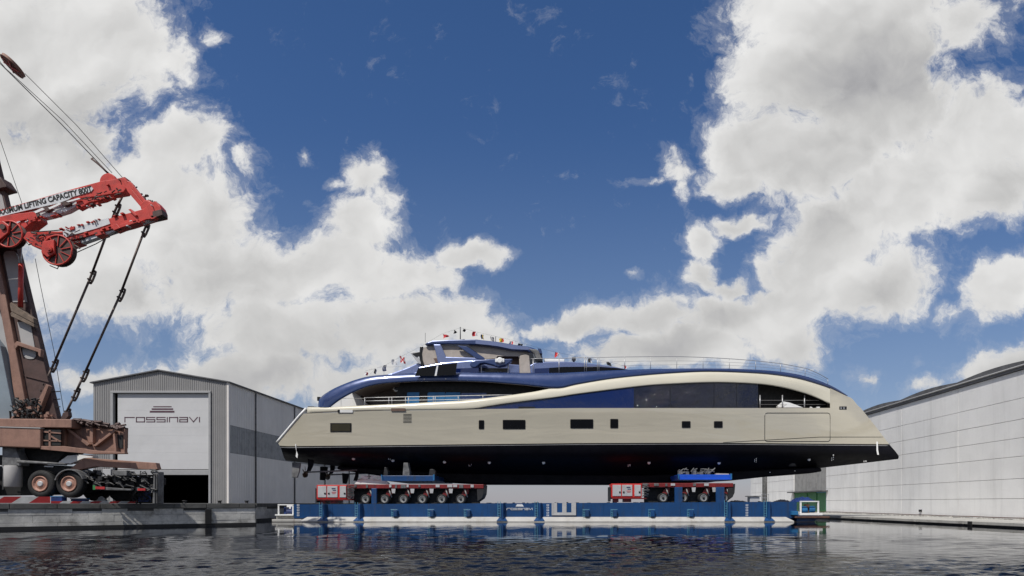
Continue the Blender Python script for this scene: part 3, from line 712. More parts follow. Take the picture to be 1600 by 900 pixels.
PAIR = [((497,635.5),(516,636.5)),((500,622),(530,626)),((518,609),(545,617)),((540,599),(562,609)),((560,592),(580,603)),((580,587.5),(600,599.5)),((610,585),(625,597.5)),
 ((650,583),(655,596)),((690,582.5),(690,595.5)),((711,582),(711,595.5)),((760,582.5),(760,597)),((820,583),(820,602)),((868,583),(870,607)),((900,581.5),(900,601)),((950,579),(950,592.5)),
 ((1000,577),(1000,587)),((1050,576),(1050,583)),((1100,575.5),(1100,580.5)),((1150,576),(1150,581.5)),((1200,578.5),(1200,584.5)),((1240,583.5),(1240,590)),((1270,591),(1268,597)),((1300,603),(1297,606.5)),((1325,618),(1322,618.5))]
U = catmull([a for a, c in PAIR]); L = catmull([c for a, c in PAIR])
Lt = sorted(L); arc = lambda x: interp(Lt, x)
def boff(px): return 0
rows = []
for r in (-.25, 0, .15, .5, .85, 1., 1.0001):
    row = []
    for (a, c) in zip(U, L):
        rr = min(1, max(0, r)); px = lerp(a[0], c[0], rr); py = lerp(a[1], c[1], rr)
        o_ = {-.25: -.30, 0: -.12, .15: 0., .5: .03, .85: 0, 1.: -.05, 1.0001: -.45}[r]
        bb = max(.03, Bf(px, py)+o_)
        row.append(P(px, py, YC-bb) if r >= 0 else P(px, py, YC-max(.02, Bf(px, py)-.12))+Vector((0, min(.35, bb), 0)))
    rows.append(row)
m = MB(); both(m, rows)
obj('blue_side', m, M['blue'], yacht)
# upper deck skin between the two sides
m = MB(); ra = rows[0]; nseg = 6; st = 10
m.grid([[Vector((a.x, lerp(a.y, 2*YC-a.y, k/nseg), a.z-.06+.10*math.sin(math.pi*k/nseg))) for a in ra[st:]] for k in range(nseg+1)])
obj('upper_deck', m, M['paleblue'], yacht)
# ceiling of the main deck under it
idx = [i for i, c in enumerate(L) if 553 <= c[0] <= 872]; rb = [rows[-1][i] for i in idx]
m = MB(); m.grid([[Vector((a.x, lerp(a.y, 2*YC-a.y, k/6), a.z+.02)) for a in rb] for k in range(7)])
obj('deckhead', m, M['ceil'], yacht)
# cream bulwark / sweeping band
topb = [(480,636.2),(516,636),(581,633),(633,630.7),(680,628),(720,626),(760,622),(800,617),(835,612),(860,607)]
lowb = [(470,646.5),(580,642),(725,639.6),(760,635.5),(791,630.8),(867.8,621),(900,616),(1000,603.6),(1050,600),(1120,597.5),(1184,600),(1215,604),(1240,609.5),(1270,619),(1297,631.5)]
def bt(x): return interp(topb, x) if x < 862 else arc(x)
lb = catmull(lowb, 3); lbf = lambda x: interp(lb, x)
xsb = [480+(1297-480)*i/110 for i in range(111)]
rows = []
for r, o_ in ((0, -.5), (.0, -.10), (.12, .0), (.35, .05), (.7, .05), (.9, .02), (1., -.01), (1.0001, -.3)):
    row = []
    for x in xsb:
        py = lerp(bt(x), lbf(x), min(1, r)); row.append(Y(x, py, o_))
    rows.append(row)
m = MB(); both(m, rows)
sr = [r[0] for r in rows[1:-1]]; m.grid([sr, [mir(p) for p in sr]], False)
obj('cream_band', m, M['creamlit'], yacht)
# bow shoulder
top_ = lambda x: (interp([(1297,606.5),(1322,618.5),(1331,622)], x) if x <= 1331 else 622+(x-1331)*1.25)
m = MB(); rws = []
for j in range(11):
    r = j/10; row = []
    for i in range(17):
        s_ = i/16; py = lerp(607, 637.5, r); px = 1300
        for _ in range(6):
            px = lerp(1297, interp(STEM, py), s_); py = lerp(min(top_(px), 637), 637.5, r)
        row.append(Y(px, py, .0))
    rws.append(row)
both(m, rws)
obj('bow_shoulder', m, M['cream'], yacht)
m = MB(); a = [Y(1297, y, .02) for y in (606.5, 612, 620, 631.5)]; c = [Y(1297, y, -.5) for y in (606.5, 612, 620, 631.5)]
both(m, [a, c]); obj('opening_edge', m, M['cream'], yacht)
# dark lens below the band : painted panel, panes, opening
def lens(x0, x1, off, n_=14):
    rws = []
    for r in (0, .33, .66, 1.):
        rws.append([Y(lerp(x0, x1, i/n_), lerp(lbf(lerp(x0, x1, i/n_))-.4, knuck(lerp(x0, x1, i/n_))+.4, r), off) for i in range(n_+1)])
    return rws
def pair(name, rws, mt, par=None, sm=True):
    obj(name, MB().grid(rws, sm), mt, par or yacht); obj(name, MB().grid([[mir(p) for p in r] for r in rws], sm), mt, par or yacht)
pair('navy_side_panel', lens(724.5, 990.5, -.10, 40), M['navy'])
for i, (a, c) in enumerate(((991, 1046.8), (1047.4, 1115.6), (1116.2, 1150.7), (1151.2, 1184.5))):
    pair('side_window', lens(a, c, -.09-.012*(i % 2)), M['glass'])
for x in (990.7, 1047.1, 1115.9, 1151): pair('window_mullion', lens(x-.35, x+.35, -.075, 2), M['frameblk'], None, False)
# foredeck opening : dark back wall and floor
m = MB(); m.grid([[P(x, lerp(lbf(x)-2, 645, q_), YC-max(.4, Bf(x, 620)-1.6)) for x in (1180, 1210, 1240, 1262, 1280, 1292)] for q_ in (0, 1)])
obj('foredeck_inner_wall', m, M['black'], yacht)
def slab(xs_, y_, z_off=0.):
    return [[Vector((Y(x, y_(x), -.02).x, lerp(Y(x, y_(x), -.02).y, 2*YC-Y(x, y_(x), -.02).y, k/4), Y(x, y_(x)).z+z_off)) for x in xs_] for k in range(5)]
m = MB(); m.grid(slab([480+(1330-480)*i/60 for i in range(61)], knuck), False); obj('main_deck', m, M['wood'], yacht)
for x in (1187.5, 1222.5, 1257):
    obj('rail_stanchion', MB().tube([Y(x, 637.4, -.35), Y(x, 617.5, -.35)], .055, 6), M['steel'], yacht)
obj('rail_wire', MB().tube([Y(x, 625.5+(x-1187)*.0, -.35) for x in (1187, 1222, 1257, 1280)], .015, 4).tube([Y(x, 632, -.35) for x in (1187, 1222, 1257, 1290)], .012, 4), M['steel'], yacht)
obj('tender_cover', MB().prism([P(1216, 633.5, 54.4), P(1224, 627.2, 54.4), P(1234, 629, 54.4), P(1256, 637, 54.4), P(1216, 637, 54.4)], (0, .5, 0)), M['white'], yacht, bevel=.03)
obj('deck_cleat', MB().pxprism([(1267, 635), (1270, 637.3), (1266, 637.3)], 55.2, .2).pxprism([(1276, 635.5), (1281, 635.5), (1281, 637.4), (1276, 637.4)], 55.4, .2), M['white'], yacht)
# saloon wall in the side recess
def wallp(pp, b_, dep=.05): return MB().prism([P(x, y, YC-b_) for x, y in pp], (0, dep, 0))
obj('saloon_wall', wallp([(612, 640), (626, 596), (868, 596), (880, 612), (868, 640)], 3.6, .1), M['black'], yacht)
for (a, c, t_) in ((635, 655, 613), (668, 695, 613), (695.6, 719, 613.2), (719.6, 760, 614), (760.6, 815, 618)):
    obj('saloon_door_panel', wallp([(a, 638), (a+(1 if a == 635 else 0), t_+2), (a+2, t_), (c, t_), (c, 638)], 3.66, .05), M['bargelt'] if a < 700 else M['blue'], yacht)
obj('aft_white_panel', wallp([(516, 640), (549, 615.5), (554, 613), (582, 634.5), (586, 640)], 1.0, .08), M['white'], yacht)  # white panel added to fill the wedge under the aft arch
obj('aft_bulkhead', wallp([(586, 641), (554, 612), (565, 606), (628, 598), (640, 641)], .9, .08), M['ceil'], yacht)
obj('deck_pillar', MB().tube([P(560, 611, YC-1.15), P(566, 622, YC-1.15), P(582, 636, YC-1.15)], .09, 6), M['frameblk'], yacht)
obj('deckhead_lamp', MB().pxprism([(614,605.5),(622,604.5),(640,604.5),(640,610),(620,610)], YC-3.1, .3), M['frameblk'], yacht)
obj('davit_arm', MB().tube([P(616, 605, YC-3.2), P(614.5, 608, YC-3.2), P(618, 610.8, YC-3.2), P(624, 611, YC-3.2)], .07, 6), M['white'], yacht)
# recess rails
RB = -.25
def rtop(x): return interp([(516,624),(570,622),(600,620.5),(700,619),(760,617.5),(800,616.5)], x)
m = MB(); m.tube([Y(x, interp([(569,621.5),(700,619),(800,616.7)], x), RB) for x in range(569, 801, 21)], .033, 6); m.tube([Y(x, interp([(569,626.5),(700,624.5),(760,623.5)], x), RB) for x in range(569, 761, 19)], .026, 6)
obj('deck_rail', m, M['steel'], yacht)
for x in (570, 607.6, 612.3, 633.5, 638.5, 677, 680, 716, 754.5):
    obj('rail_post', MB().tube([Y(x, bt(x)+1, RB), Y(x, interp([(569,621.5),(700,619),(800,616.7)], x), RB)], .032, 6), M['steel'], yacht)
m = MB().tube([Y(x, 622.5, RB) for x in (533, 569)], .014, 4); m.tube([Y(533, 636, RB), Y(533, 622.5, RB)], .014, 4); obj('wire_rail', m, M['steel'], yacht)
# hull ports, grille, doors
def rrect(x0, x1, y0, y1, r, k=3):
    pts = []
    for cx_, cy_, a0 in ((x1-r, y0+r, -90), (x1-r, y1-r, 0), (x0+r, y1-r, 90), (x0+r, y0+r, 180)):
        for i in range(k+1): a = R(a0+90*i/k); pts.append((cx_+r*math.cos(a), cy_+r*math.sin(a)))
    return pts
def plate(x0, x1, y0, y1, r, off, dep=.03):
    pp = rrect(x0, x1, y0, y1, r); return MB().prism([Y(x, y, off) for x, y in pp], (0, dep, 0))
for (x0, x1, y0, y1) in ((748,756.5,656.5,670.5),(785.5,821,656,670.5),(891,927,655,669.3),(953.5,966,654.5,669),(1065.3,1079,658,668.5),(1115.6,1129.2,658,668.5)):
    wn = obj('hull_window', plate(x0, x1, y0, y1, 1.2, .03, .06), M['frameblk'], yacht)
    obj('pane', plate(x0+1, x1-1, y0+1, y1-1, .8, .045, .05), M['port'], wn)
wn = obj('hull_window', plate(516, 549, 661, 675, .6, .03, .06), M['frameblk'], yacht); obj('pane', plate(518, 547, 662.6, 673.4, .4, .045, .05), mat('olive tinted glass', (.035, .03, .015), .15), wn)
for k in range(7):
    y_ = 646.8+k*2.15
    obj('vent_slat', MB().prism([Y(630, y_, .02), Y(643, y_, .02), Y(643, y_+.6, .02), Y(630, y_+.6, .02)], (0, .05, 0)), M['frameblk'], yacht)
def outline(pp, off, w):
    m = MB(); pts = [Y(x, y, off) for x, y in pp]; m.tube(pts+[pts[0]], w, 4, False); return m
pp = []
for (x, y) in rrect(1195, 1297, 645.3, 689.8, 4, 5): pp.append((x, y))
pp2 = []
for (p0, p1) in zip(pp, pp[1:]+pp[:1]):
    kk = max(1, int(abs(p1[0]-p0[0])//8)); pp2 += [(lerp(p0[0], p1[0], i/kk), lerp(p0[1], p1[1], i/kk)) for i in range(kk)]
obj('side_door_seam', outline(pp2, .004, .028), M['frameblk'], yacht)
fl = obj('fairlead', plate(1311.5, 1323, 635, 640, .6, .02, .08), M['frameblk'], yacht)
obj('fairlead_roller', plate(1313.5, 1315, 635.8, 639.5, .4, .04, .05), M['steel'], fl); obj('fairlead_roller', plate(1318, 1319.5, 635.8, 639.5, .4, .04, .05), M['steel'], fl)
obj('mooring_recess', plate(611, 633.5, 637.8, 642.2, .5, .07, .1), M['braun'], yacht)
obj('mooring_recess', plate(527.5, 531, 640.2, 644.6, .5, .065, .1), M['frameblk'], yacht)
obj('mooring_recess', plate(531, 551, 640.2, 644.6, .5, .06, .1), M['white'], yacht)
obj('lens_scupper', plate(810, 836, 635.3, 637.6, .4, .0, .1), M['frameblk'], yacht)
# white strip painted for the edge-lit transom, cleats
obj('lit_stern_edge', MB().tube([Y(lft(py)+.5, py, -.02) for py in (638, 650, 662, 674, 686, 691)], .1, 6), M['white'], yacht)
m = MB()
for x in (483, 486, 489, 493, 497, 501):
    m.box(P(x, 0, YC-4).x-.07, P(x, 0, YC-4).x+.07, YC-4.1, YC-3.9, Y(x, 636.5).z, Y(x, 633.5+(x % 3)*.5).z)
obj('stern_fittings', m, M['machine'], yacht)
obj('stern_light_box', MB().pxprism([(495.5,620),(500,620),(500,626),(495.5,626)], YC-4, .3), M['frameblk'], yacht)
# fittings on the bottom
def bsurf(px, py):
    r = (py-paint(px))/(keel(px)-paint(px)); bf = interp(BSEC, r); return P(px, py, YC-Bf(px, min(py, 712))*bf-.03)
for (x, y) in ((552.5,716.7),(614,719.5),(694.5,722),(764.5,722.8),(849.3,723),(1014,723.2),(1123.4,723.3),(1264,718)):
    obj('hull_anode', MB().lathe(bsurf(x, y), (0, -1, -.25), [(-.05, .13), (.05, .125), (.07, .08)], 12), M['white'], yacht)
m = MB()
for (x, y, w, h) in ((607,716.5,.6,4),(609.5,717,.6,4),(733,726.5,.8,4),(735,728,1,.7),(736.5,725.5,.7,2.5),(981.5,726.5,.8,5.5),(984.3,725.5,.9,6),(1179,718,.6,8),(1181.6,716.5,1.2,1.6),(1181.6,719,1.2,1.6),(1181.6,721.6,1.2,1.6),
                     (1299.5,715,.6,10),(1302,711,1.3,2),(1302,714.3,1.3,2),(1302,717.6,1.3,2),(1350,721,.7,2.5),(1353,720.5,1.5,1.6),(1203,738,1.5,1.5),(1242,739.3,1.4,1.2)):
    p = bsurf(x, min(y, keel(x)-1)); 
    if p.y > YC-.95: p = P(x, min(y, keel(x)+1), YC-1.0)
    m.box(p.x-w*.027, p.x+w*.027, p.y-.03, p.y+.05, p.z-h*.027, p.z+h*.027)
obj('bottom_marks', m, M['white'], yacht)
obj('bow_thruster_grille', MB().prism([bsurf(x, y)+Vector((0, -.02, 0)) for x, y in ((1232,728.5),(1234,725.3),(1238,723.7),(1242,724.3),(1244.5,728.5))], (0, .1, 0)), M['machine'], yacht)
obj('draft_strip', MB().prism([Y(x, y, .03) for x, y in ((1369.5,690),(1371.5,690),(1372,703),(1373.5,710.5),(1371,710.5),(1369.8,704))], (0, .06, 0)), M['white'], yacht)
obj('draft_strip', MB().prism([P(x, y, YC-4.25) for x, y in ((461,694),(462.6,694),(463,704),(465.5,710),(464.5,716),(462,713),(463,706))], (0, .03, 0)), M['white'], yacht)
# rudders, shafts, propellers (twin, near pair as seen; far pair mirrored)
for mf in (lambda p: p, mir):
    dn = 1 if mf(Vector((0, 0, 0))).y == 0 else -1
    r1 = [P(x, y, 53.6) for x, y in ((456,722.5),(469.5,723),(467,738),(464,746.5),(455.5,746),(456,735))]
    obj('rudder', MB().prism([mf(p) for p in r1], (0, .22*dn, 0)), M['machine'] if dn == 1 else M['bottom'], yacht, bevel=.04)
    obj('shaft_bracket', MB().prism([mf(P(x, y, 54.1)) for x, y in ((481,717),(489,719),(488.5,727),(484,736),(479,736.5),(481,729))], (0, .2*dn, 0)), M['bottom'], yacht)
    obj('propeller_shaft', MB().tube([mf(P(476, 738, 54.2)), mf(P(558, 734.5, 54.2))], .06, 8), M['machine'], yacht)
    pr = obj('propeller', MB().lathe(mf(P(474.5, 738.2, 54.2)), (1, 0, 0), [(0, .03), (.1, .11), (.3, .11), (.38, .06)], 10), M['copper'], yacht)
    for k in range(5):
        a = R(72*k+20); c = mf(P(477, 738, 54.2)); d = Vector((0, math.cos(a), math.sin(a))); e_ = Vector((0, -math.sin(a), math.cos(a)))
        obj('blade', MB().poly([c+d*.08-e_*.06-Vector((.04,0,0)), c+d*.3-e_*.2-Vector((.12,0,0)), c+d*.52-e_*.05-Vector((.05,0,0)), c+d*.5+e_*.12+Vector((.05,0,0)), c+d*.28+e_*.18+Vector((.12,0,0)), c+d*.08+e_*.06+Vector((.04,0,0))]), M['copper'], pr)
obj('rudder', MB().prism([P(x, y, 56.6) for x, y in ((534,739),(545,740.5),(541,756),(535,755.5))], (0, .25, 0)), M['bottom'], yacht, bevel=.04)
obj('shaft_bracket', MB().prism([P(x, y, 56.4) for x, y in ((555,736),(560,738),(558,752),(552,751),(555,742))], (0, .2, 0)), M['bottom'], yacht)
# ---- superstructure
FD = 54.1; FW = 2*(YC-FD)
def yp(name, pp, mt, D_=FD, dep=None, bevel=.05):
    return obj(name, MB().pxprism(pp, D_, 2*(YC-D_) if dep is None else dep), M[mt], yacht, bevel=bevel)
roofp = [(663,537.5),(668,534.5),(675.6,532),(700,530.8),(743,530),(775,533.5),(811,539.5),(825,541),(836,544.5),(844,549),(847,554),(848,561),(837.5,560.5),(834,552.5),(823,548),(800,547),(779,543),(764.5,540.5),(743,538.5),(700,537.5),(667,538.5)]
yp('hardtop', roofp, 'blue', 54.0, None, .08)
yp('roof_edge_panel', [(743,531),(775,534.5),(811,540.3),(825,542),(834,546),(823,546.5),(800,545.5),(779,541),(764,539),(743,537)], 'paleblue', 53.97, .03, 0)
yp('roof_arm', [(826,545),(838,545.5),(845,551),(847,561),(838,560.5),(835,553.5)], 'machine', 53.9, .25, .06)
yp('arm_tip', [(840,544),(845.5,545),(847.5,553),(843,552)], 'blue', 53.7, .3, .03)
yp('arm_foot', [(835,560),(848,559.5),(847.5,564.5),(836,564.5)], 'frameblk', 53.8, .4, .03)
yp('forward_post', [(677,538),(688.5,538),(692,546),(697,557.5),(755,559.2),(759,563.5),(715,566),(690,568),(684,566.5),(681,552)], 'paleblue', 53.9, .3, .06)
yp('roof_strut', [(713.5,539.5),(729,541),(757,559),(757,562),(745,560.5)], 'blue', 53.85, .25, .04)
yp('window_canvas', [(659,543.5),(677,540),(682,550),(686,567),(661,571)], 'canvas', 54.3, .1, 0)
yp('window_canvas', [(690,540),(714,541),(738,557.5),(738,560),(697,558.6)], 'canvas', 54.3, .1, 0)
cv = yp('side_canvas', [(731,539),(764,540),(779,542.8),(800,547),(823,548.3),(827.5,552),(827.5,583),(812,583),(811,558.5),(809,556.5),(777,556.3),(775,560),(757,561)], 'canvas', 54.4, .12, 0)
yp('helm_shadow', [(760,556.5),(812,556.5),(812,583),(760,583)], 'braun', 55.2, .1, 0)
yp('windscreen_frame', [(656,541.5),(660.5,541),(658.5,550),(659.5,560),(663,571),(657.5,570),(655,558)], 'frameblk', 54.2, FW-.4, .03)
yp('wind_deflector', [(641,551.3),(646,550.3),(656,549.2),(657,553),(650,554),(660,569),(654,568)], 'panel', 54.2, .25, .02)
yp('radar_shadow', [(644,552.5),(656,550),(656.5,556),(650,557)], 'frameblk', 54.15, .2, 0)
yp('pennant_panel', [(677,560),(682,559.5),(685,567.5),(682,568)], 'braun', 54.1, .05, 0)
yp('flybridge_coaming', [(640,585.5),(650,581),(654,573.5),(690,566.5),(740,562.5),(742,573),(747,584)], 'paleblue', 53.6, None, .08)
yp('aft_fairing', [(592,588),(612,583),(640,572.5),(653,566.5),(660,571),(655,584)], 'paleblue', 54.6, None, .1)
sp = yp('solar_window', [(653.5,575),(682,571.3),(678.5,587),(648.3,587.6)], 'port', 52.15, .04, 0)
sp = yp('solar_window', [(685.3,570.3),(714,567),(712,586),(682.5,586.8)], 'port', 52.15, .04, 0)
yp('window_strip', [(682.6,571),(684.8,570.6),(682,587),(679,587.2)], 'white', 52.14, .05, 0)
yp('flybridge_dark_band', [(713,575.5),(748,574.5),(748,582.5),(712.5,582.5)], 'navy', 53.2, .4, .02)
yp('seat_block', [(742,566),(812,570),(812,583),(742,583)], 'paleblue', 54.5, 4.2, .05)
yp('dark_seat_window', [(748,575),(795,575.5),(795,581),(760,581),(752,578.5)], 'frameblk', 54.4, .08, 0)
obj('deck_crane', MB().pxprism([(734,568.5),(737,564.5),(742,562.8),(765,561.2),(801,560.5),(797,566),(790,570.5),(779,573),(768,569.5),(757,567),(750,568),(743,574),(738,574),(734.5,571)], 53.2, .6), M['blue'], yacht, bevel=.06)
obj('crane_drum', MB().lathe(P(781, 563.3, 53.15), (0, -1, 0), [(0, .25), (.1, .25), (.14, .18)], 16), M['white'], yacht)
obj('crane_drum', MB().pxprism([(773.5,560),(788,560),(788,566),(773.5,566)], 53.05, .15), M['white'], yacht, bevel=.05)
for x in (752, 794): obj('crane_leg', MB().tube([P(x, 567, 53.5), P(x, 583, 53.5)], .05, 6), M['steel'], yacht)
yp('seat_backrest', [(812,556),(821,553),(827,556),(829,583),(812,583)], 'canvas', 54.2, .3, .04)
yp('forward_house', [(829,583),(828,571),(834,567),(850,565.3),(882,564.8),(905,566),(940,570),(965,573.8),(985,577.8),(985,580),(940,582),(880,584)], 'paleblue', 53.9, None, .07)
yp('house_window_band', [(858,574.8),(880,573.2),(930,572.8),(965,575),(984,578.2),(975,580),(930,581),(858,582.5)], 'port', 53.8, .12, 0)
yp('house_top_cushion', [(850,560.6),(882,560.8),(882,565.3),(850,565.3)], 'white', 54.1, 2.2, .05)
yp('navy_house_panel', [(835,576),(858,574.8),(858,582),(835,583)], 'navy', 53.8, .1, 0)
obj('search_light', MB().lathe(P(896.5, 566, 54.5), (0, 0, 1), [(0, .1), (.15, .1), (.16, .2), (.32, .16)], 10).box(P(894,0,54.5).x, P(899.5,0,54.5).x, 54.3, 54.9, P(0,562,54.5).z, P(0,558.5,54.5).z), M['machine'], yacht)
# upper rails
def rt(x): return interp([(829,560.5),(873,560),(914,558.7),(976,557.6),(1016,557.2),(1058,557),(1099,558.3),(1140,560.5),(1180,563.5),(1220,568),(1260,575.5),(1280,584),(1294,592.5)], x)
Ut = sorted(U); uy = lambda x: interp(Ut, x)
xs_ = [829+ (1294-829)*i/44 for i in range(45)]
m = MB(); m.tube([Y(x, rt(x), -.3, max(.5, Bf(x, 590)-.0)) for x in xs_], .027, 6)
obj('upper_rail', m, M['steel'], yacht)
m = MB()
for fr in (.36, .68): m.tube([Y(x, lerp(rt(x), uy(x), fr), -.3, max(.5, Bf(x, 590))) for x in xs_[8:]], .011, 4)
obj('rail_wire', m, M['steel'], yacht)
for i, x in enumerate((833, 873.5, 913.3, 916.3, 933.5, 936, 976, 1016.5, 1057.5, 1098.5, 1139.6, 1180.7, 1219.6, 1258, 1293.5)):
    obj('rail_post', MB().tube([Y(x, uy(x)+.8, -.3, max(.5, Bf(x, 590))), Y(x, rt(x), -.3, max(.5, Bf(x, 590)))], .034 if x < 980 else .022, 6), M['steel'], yacht)
m = MB(); m.tube([Y(x, y, -.3) for x, y in ((576,588),(580,581.5),(585,576),(592,573.5),(627,572.5))], .018, 5); m.tube([Y(x, y, -.3) for x, y in ((600,573.4),(600,586))], .014, 4)
obj('aft_rail', m, M['steel'], yacht)
obj('mast_pole', MB().tube([P(719.3, 530, YC), P(719.3, 511, YC)], .045, 6), M['machine'], yacht)
obj('whip_antenna', MB().tube([P(664.5, 535, YC), P(664.5, 520, YC)], .018, 5).tube([P(774.5, 534, YC), P(774.5, 526, YC)], .03, 5), M['machine'], yacht)
obj('roof_rod', MB().tube([P(709, 533, YC-1), P(726, 530, YC-1)], .03, 5), M['machine'], yacht)
for (x, y) in ((663, 592.5), (696.5, 592)):
    obj('rail_lamp', MB().lathe(Y(x, y, .02), (0, -1, 0), [(-.03, .07), (.05, .05)], 8), M['steel'], yacht)
# ---- signal flags
flags = [(572,583.5,5,5,'fwhite','fred','small white and red signal flag lowest at the stern end of the dressing line'),
 (586.5,579.5,4,8,'fblack','fwhite','black and white signal flag, second from the stern end'),(601,576,6,9,'fnavy','fwhite','navy signal flag with white spot above the aft arch'),
 (616,565.5,8,8,'fwhite','fwhite','pale grey signal flag between the navy and the red cross flag'),(629,561,8,10,'fwhite','fred','white signal flag with red diagonal cross aft of the windscreen'),
 (697,525.5,9,7,'fred','fred','solid red pennant flag flying over the front of the hardtop'),(711.5,518.5,5,7,'fblack','fblack','small black flag just aft of the roof pole'),
 (726.5,516,6,4,'fblack','fwhite','black flag blown out just forward of the roof pole'),(742,522,8,7,'fred','fwhite','thin red and white flag blown diagonally over the hardtop'),
 (753.5,526,4,7,'fnavy','yellow','blue flag with yellow tip over the middle of the hardtop'),(769.5,529,6,7,'fwhite','fblack','striped black and white flag on the hardtop slope'),
 (783.5,532,7,6,'yellow','fred','yellow flag with red patch on the hardtop slope'),(798.5,535,6,5,'fwhite','fred','white flag with red stripes low on the hardtop'),
 (813,538,7,3,'fblack','fblack','narrow black flag at the end of the hardtop'),(870.5,554.5,7,9,'fred','fwhite','pale red triangular flag over the forward deckhouse cushion'),
 (922,563,6,7,'fblack','fwhite','black flag hanging on the forward rail'),(951.5,568,7,5,'fblack','fblack','pair of dark flags drooping at the deckhouse front'),
 (977.5,573.5,5,5,'fred','fwhite','small red flag lowest at the forward end of the line')]
for i, (px, py, w, h, ma, mb_, lab) in enumerate(flags):
    m = MB(); D_ = YC-.6 if px > 640 else YC-3.; W_ = w*D_/F; H_ = h*D_/F; c = P(px, py, D_); nx, nz = 8, 6; tri = i in (5, 14, 6)
    for j in range(nx+1):
        for k in range(nz+1):
            a = j/nx; e_ = k/nz; sh = (1-a*.75) if tri else 1
            m.v.append((c.x+(a-.5)*W_+.03*math.sin(e_*5+i), c.y+.06*math.sin(a*7+i*1.3+e_*2), c.z+(.5-e_)*H_*sh-a*H_*.22*math.sin(i*2.1)-a*a*.05))
    for j in range(nx):
        for k in range(nz):
            q0 = j*(nz+1)+k
            cond = {4: abs(j/(nx-1)-k/(nz-1)) < .2 or abs(1-j/(nx-1)-k/(nz-1)) < .2, 2: 2 <= j <= 4 and 2 <= k <= 3, 10: j % 2 == 0}.get(i, j > nx*.5)
            m.cur = 1 if cond else 0; m.face([q0, q0+1, q0+nz+2, q0+nz+1], True)
    m.cur = 0; n0 = len(m.v)
    o = obj('signal_flag', m, [M[ma], M[mb_]], origin=(c.x-W_/2, c.y, c.z), fix=False)
    tag(o, lab, 'flag', 'signal flags dressing the yacht')
dl_ = MB(); dl_.tube([P(570, 580, YC-3), P(600, 571.5, YC-3), P(629, 556, YC-2.5), P(660, 540, YC-1.5), P(690, 522, YC-.6), P(719.3, 512, YC-.6), P(750, 520, YC-.6), P(800, 531.5, YC-.6), P(850, 546, YC-.6), P(900, 557, YC-.6), P(950, 565, YC-.6), P(985, 574, YC-.6)], .006, 4)
tag(obj('dressing_line', dl_, M['rope']), 'thin line carrying the signal flags over the yacht', 'line')

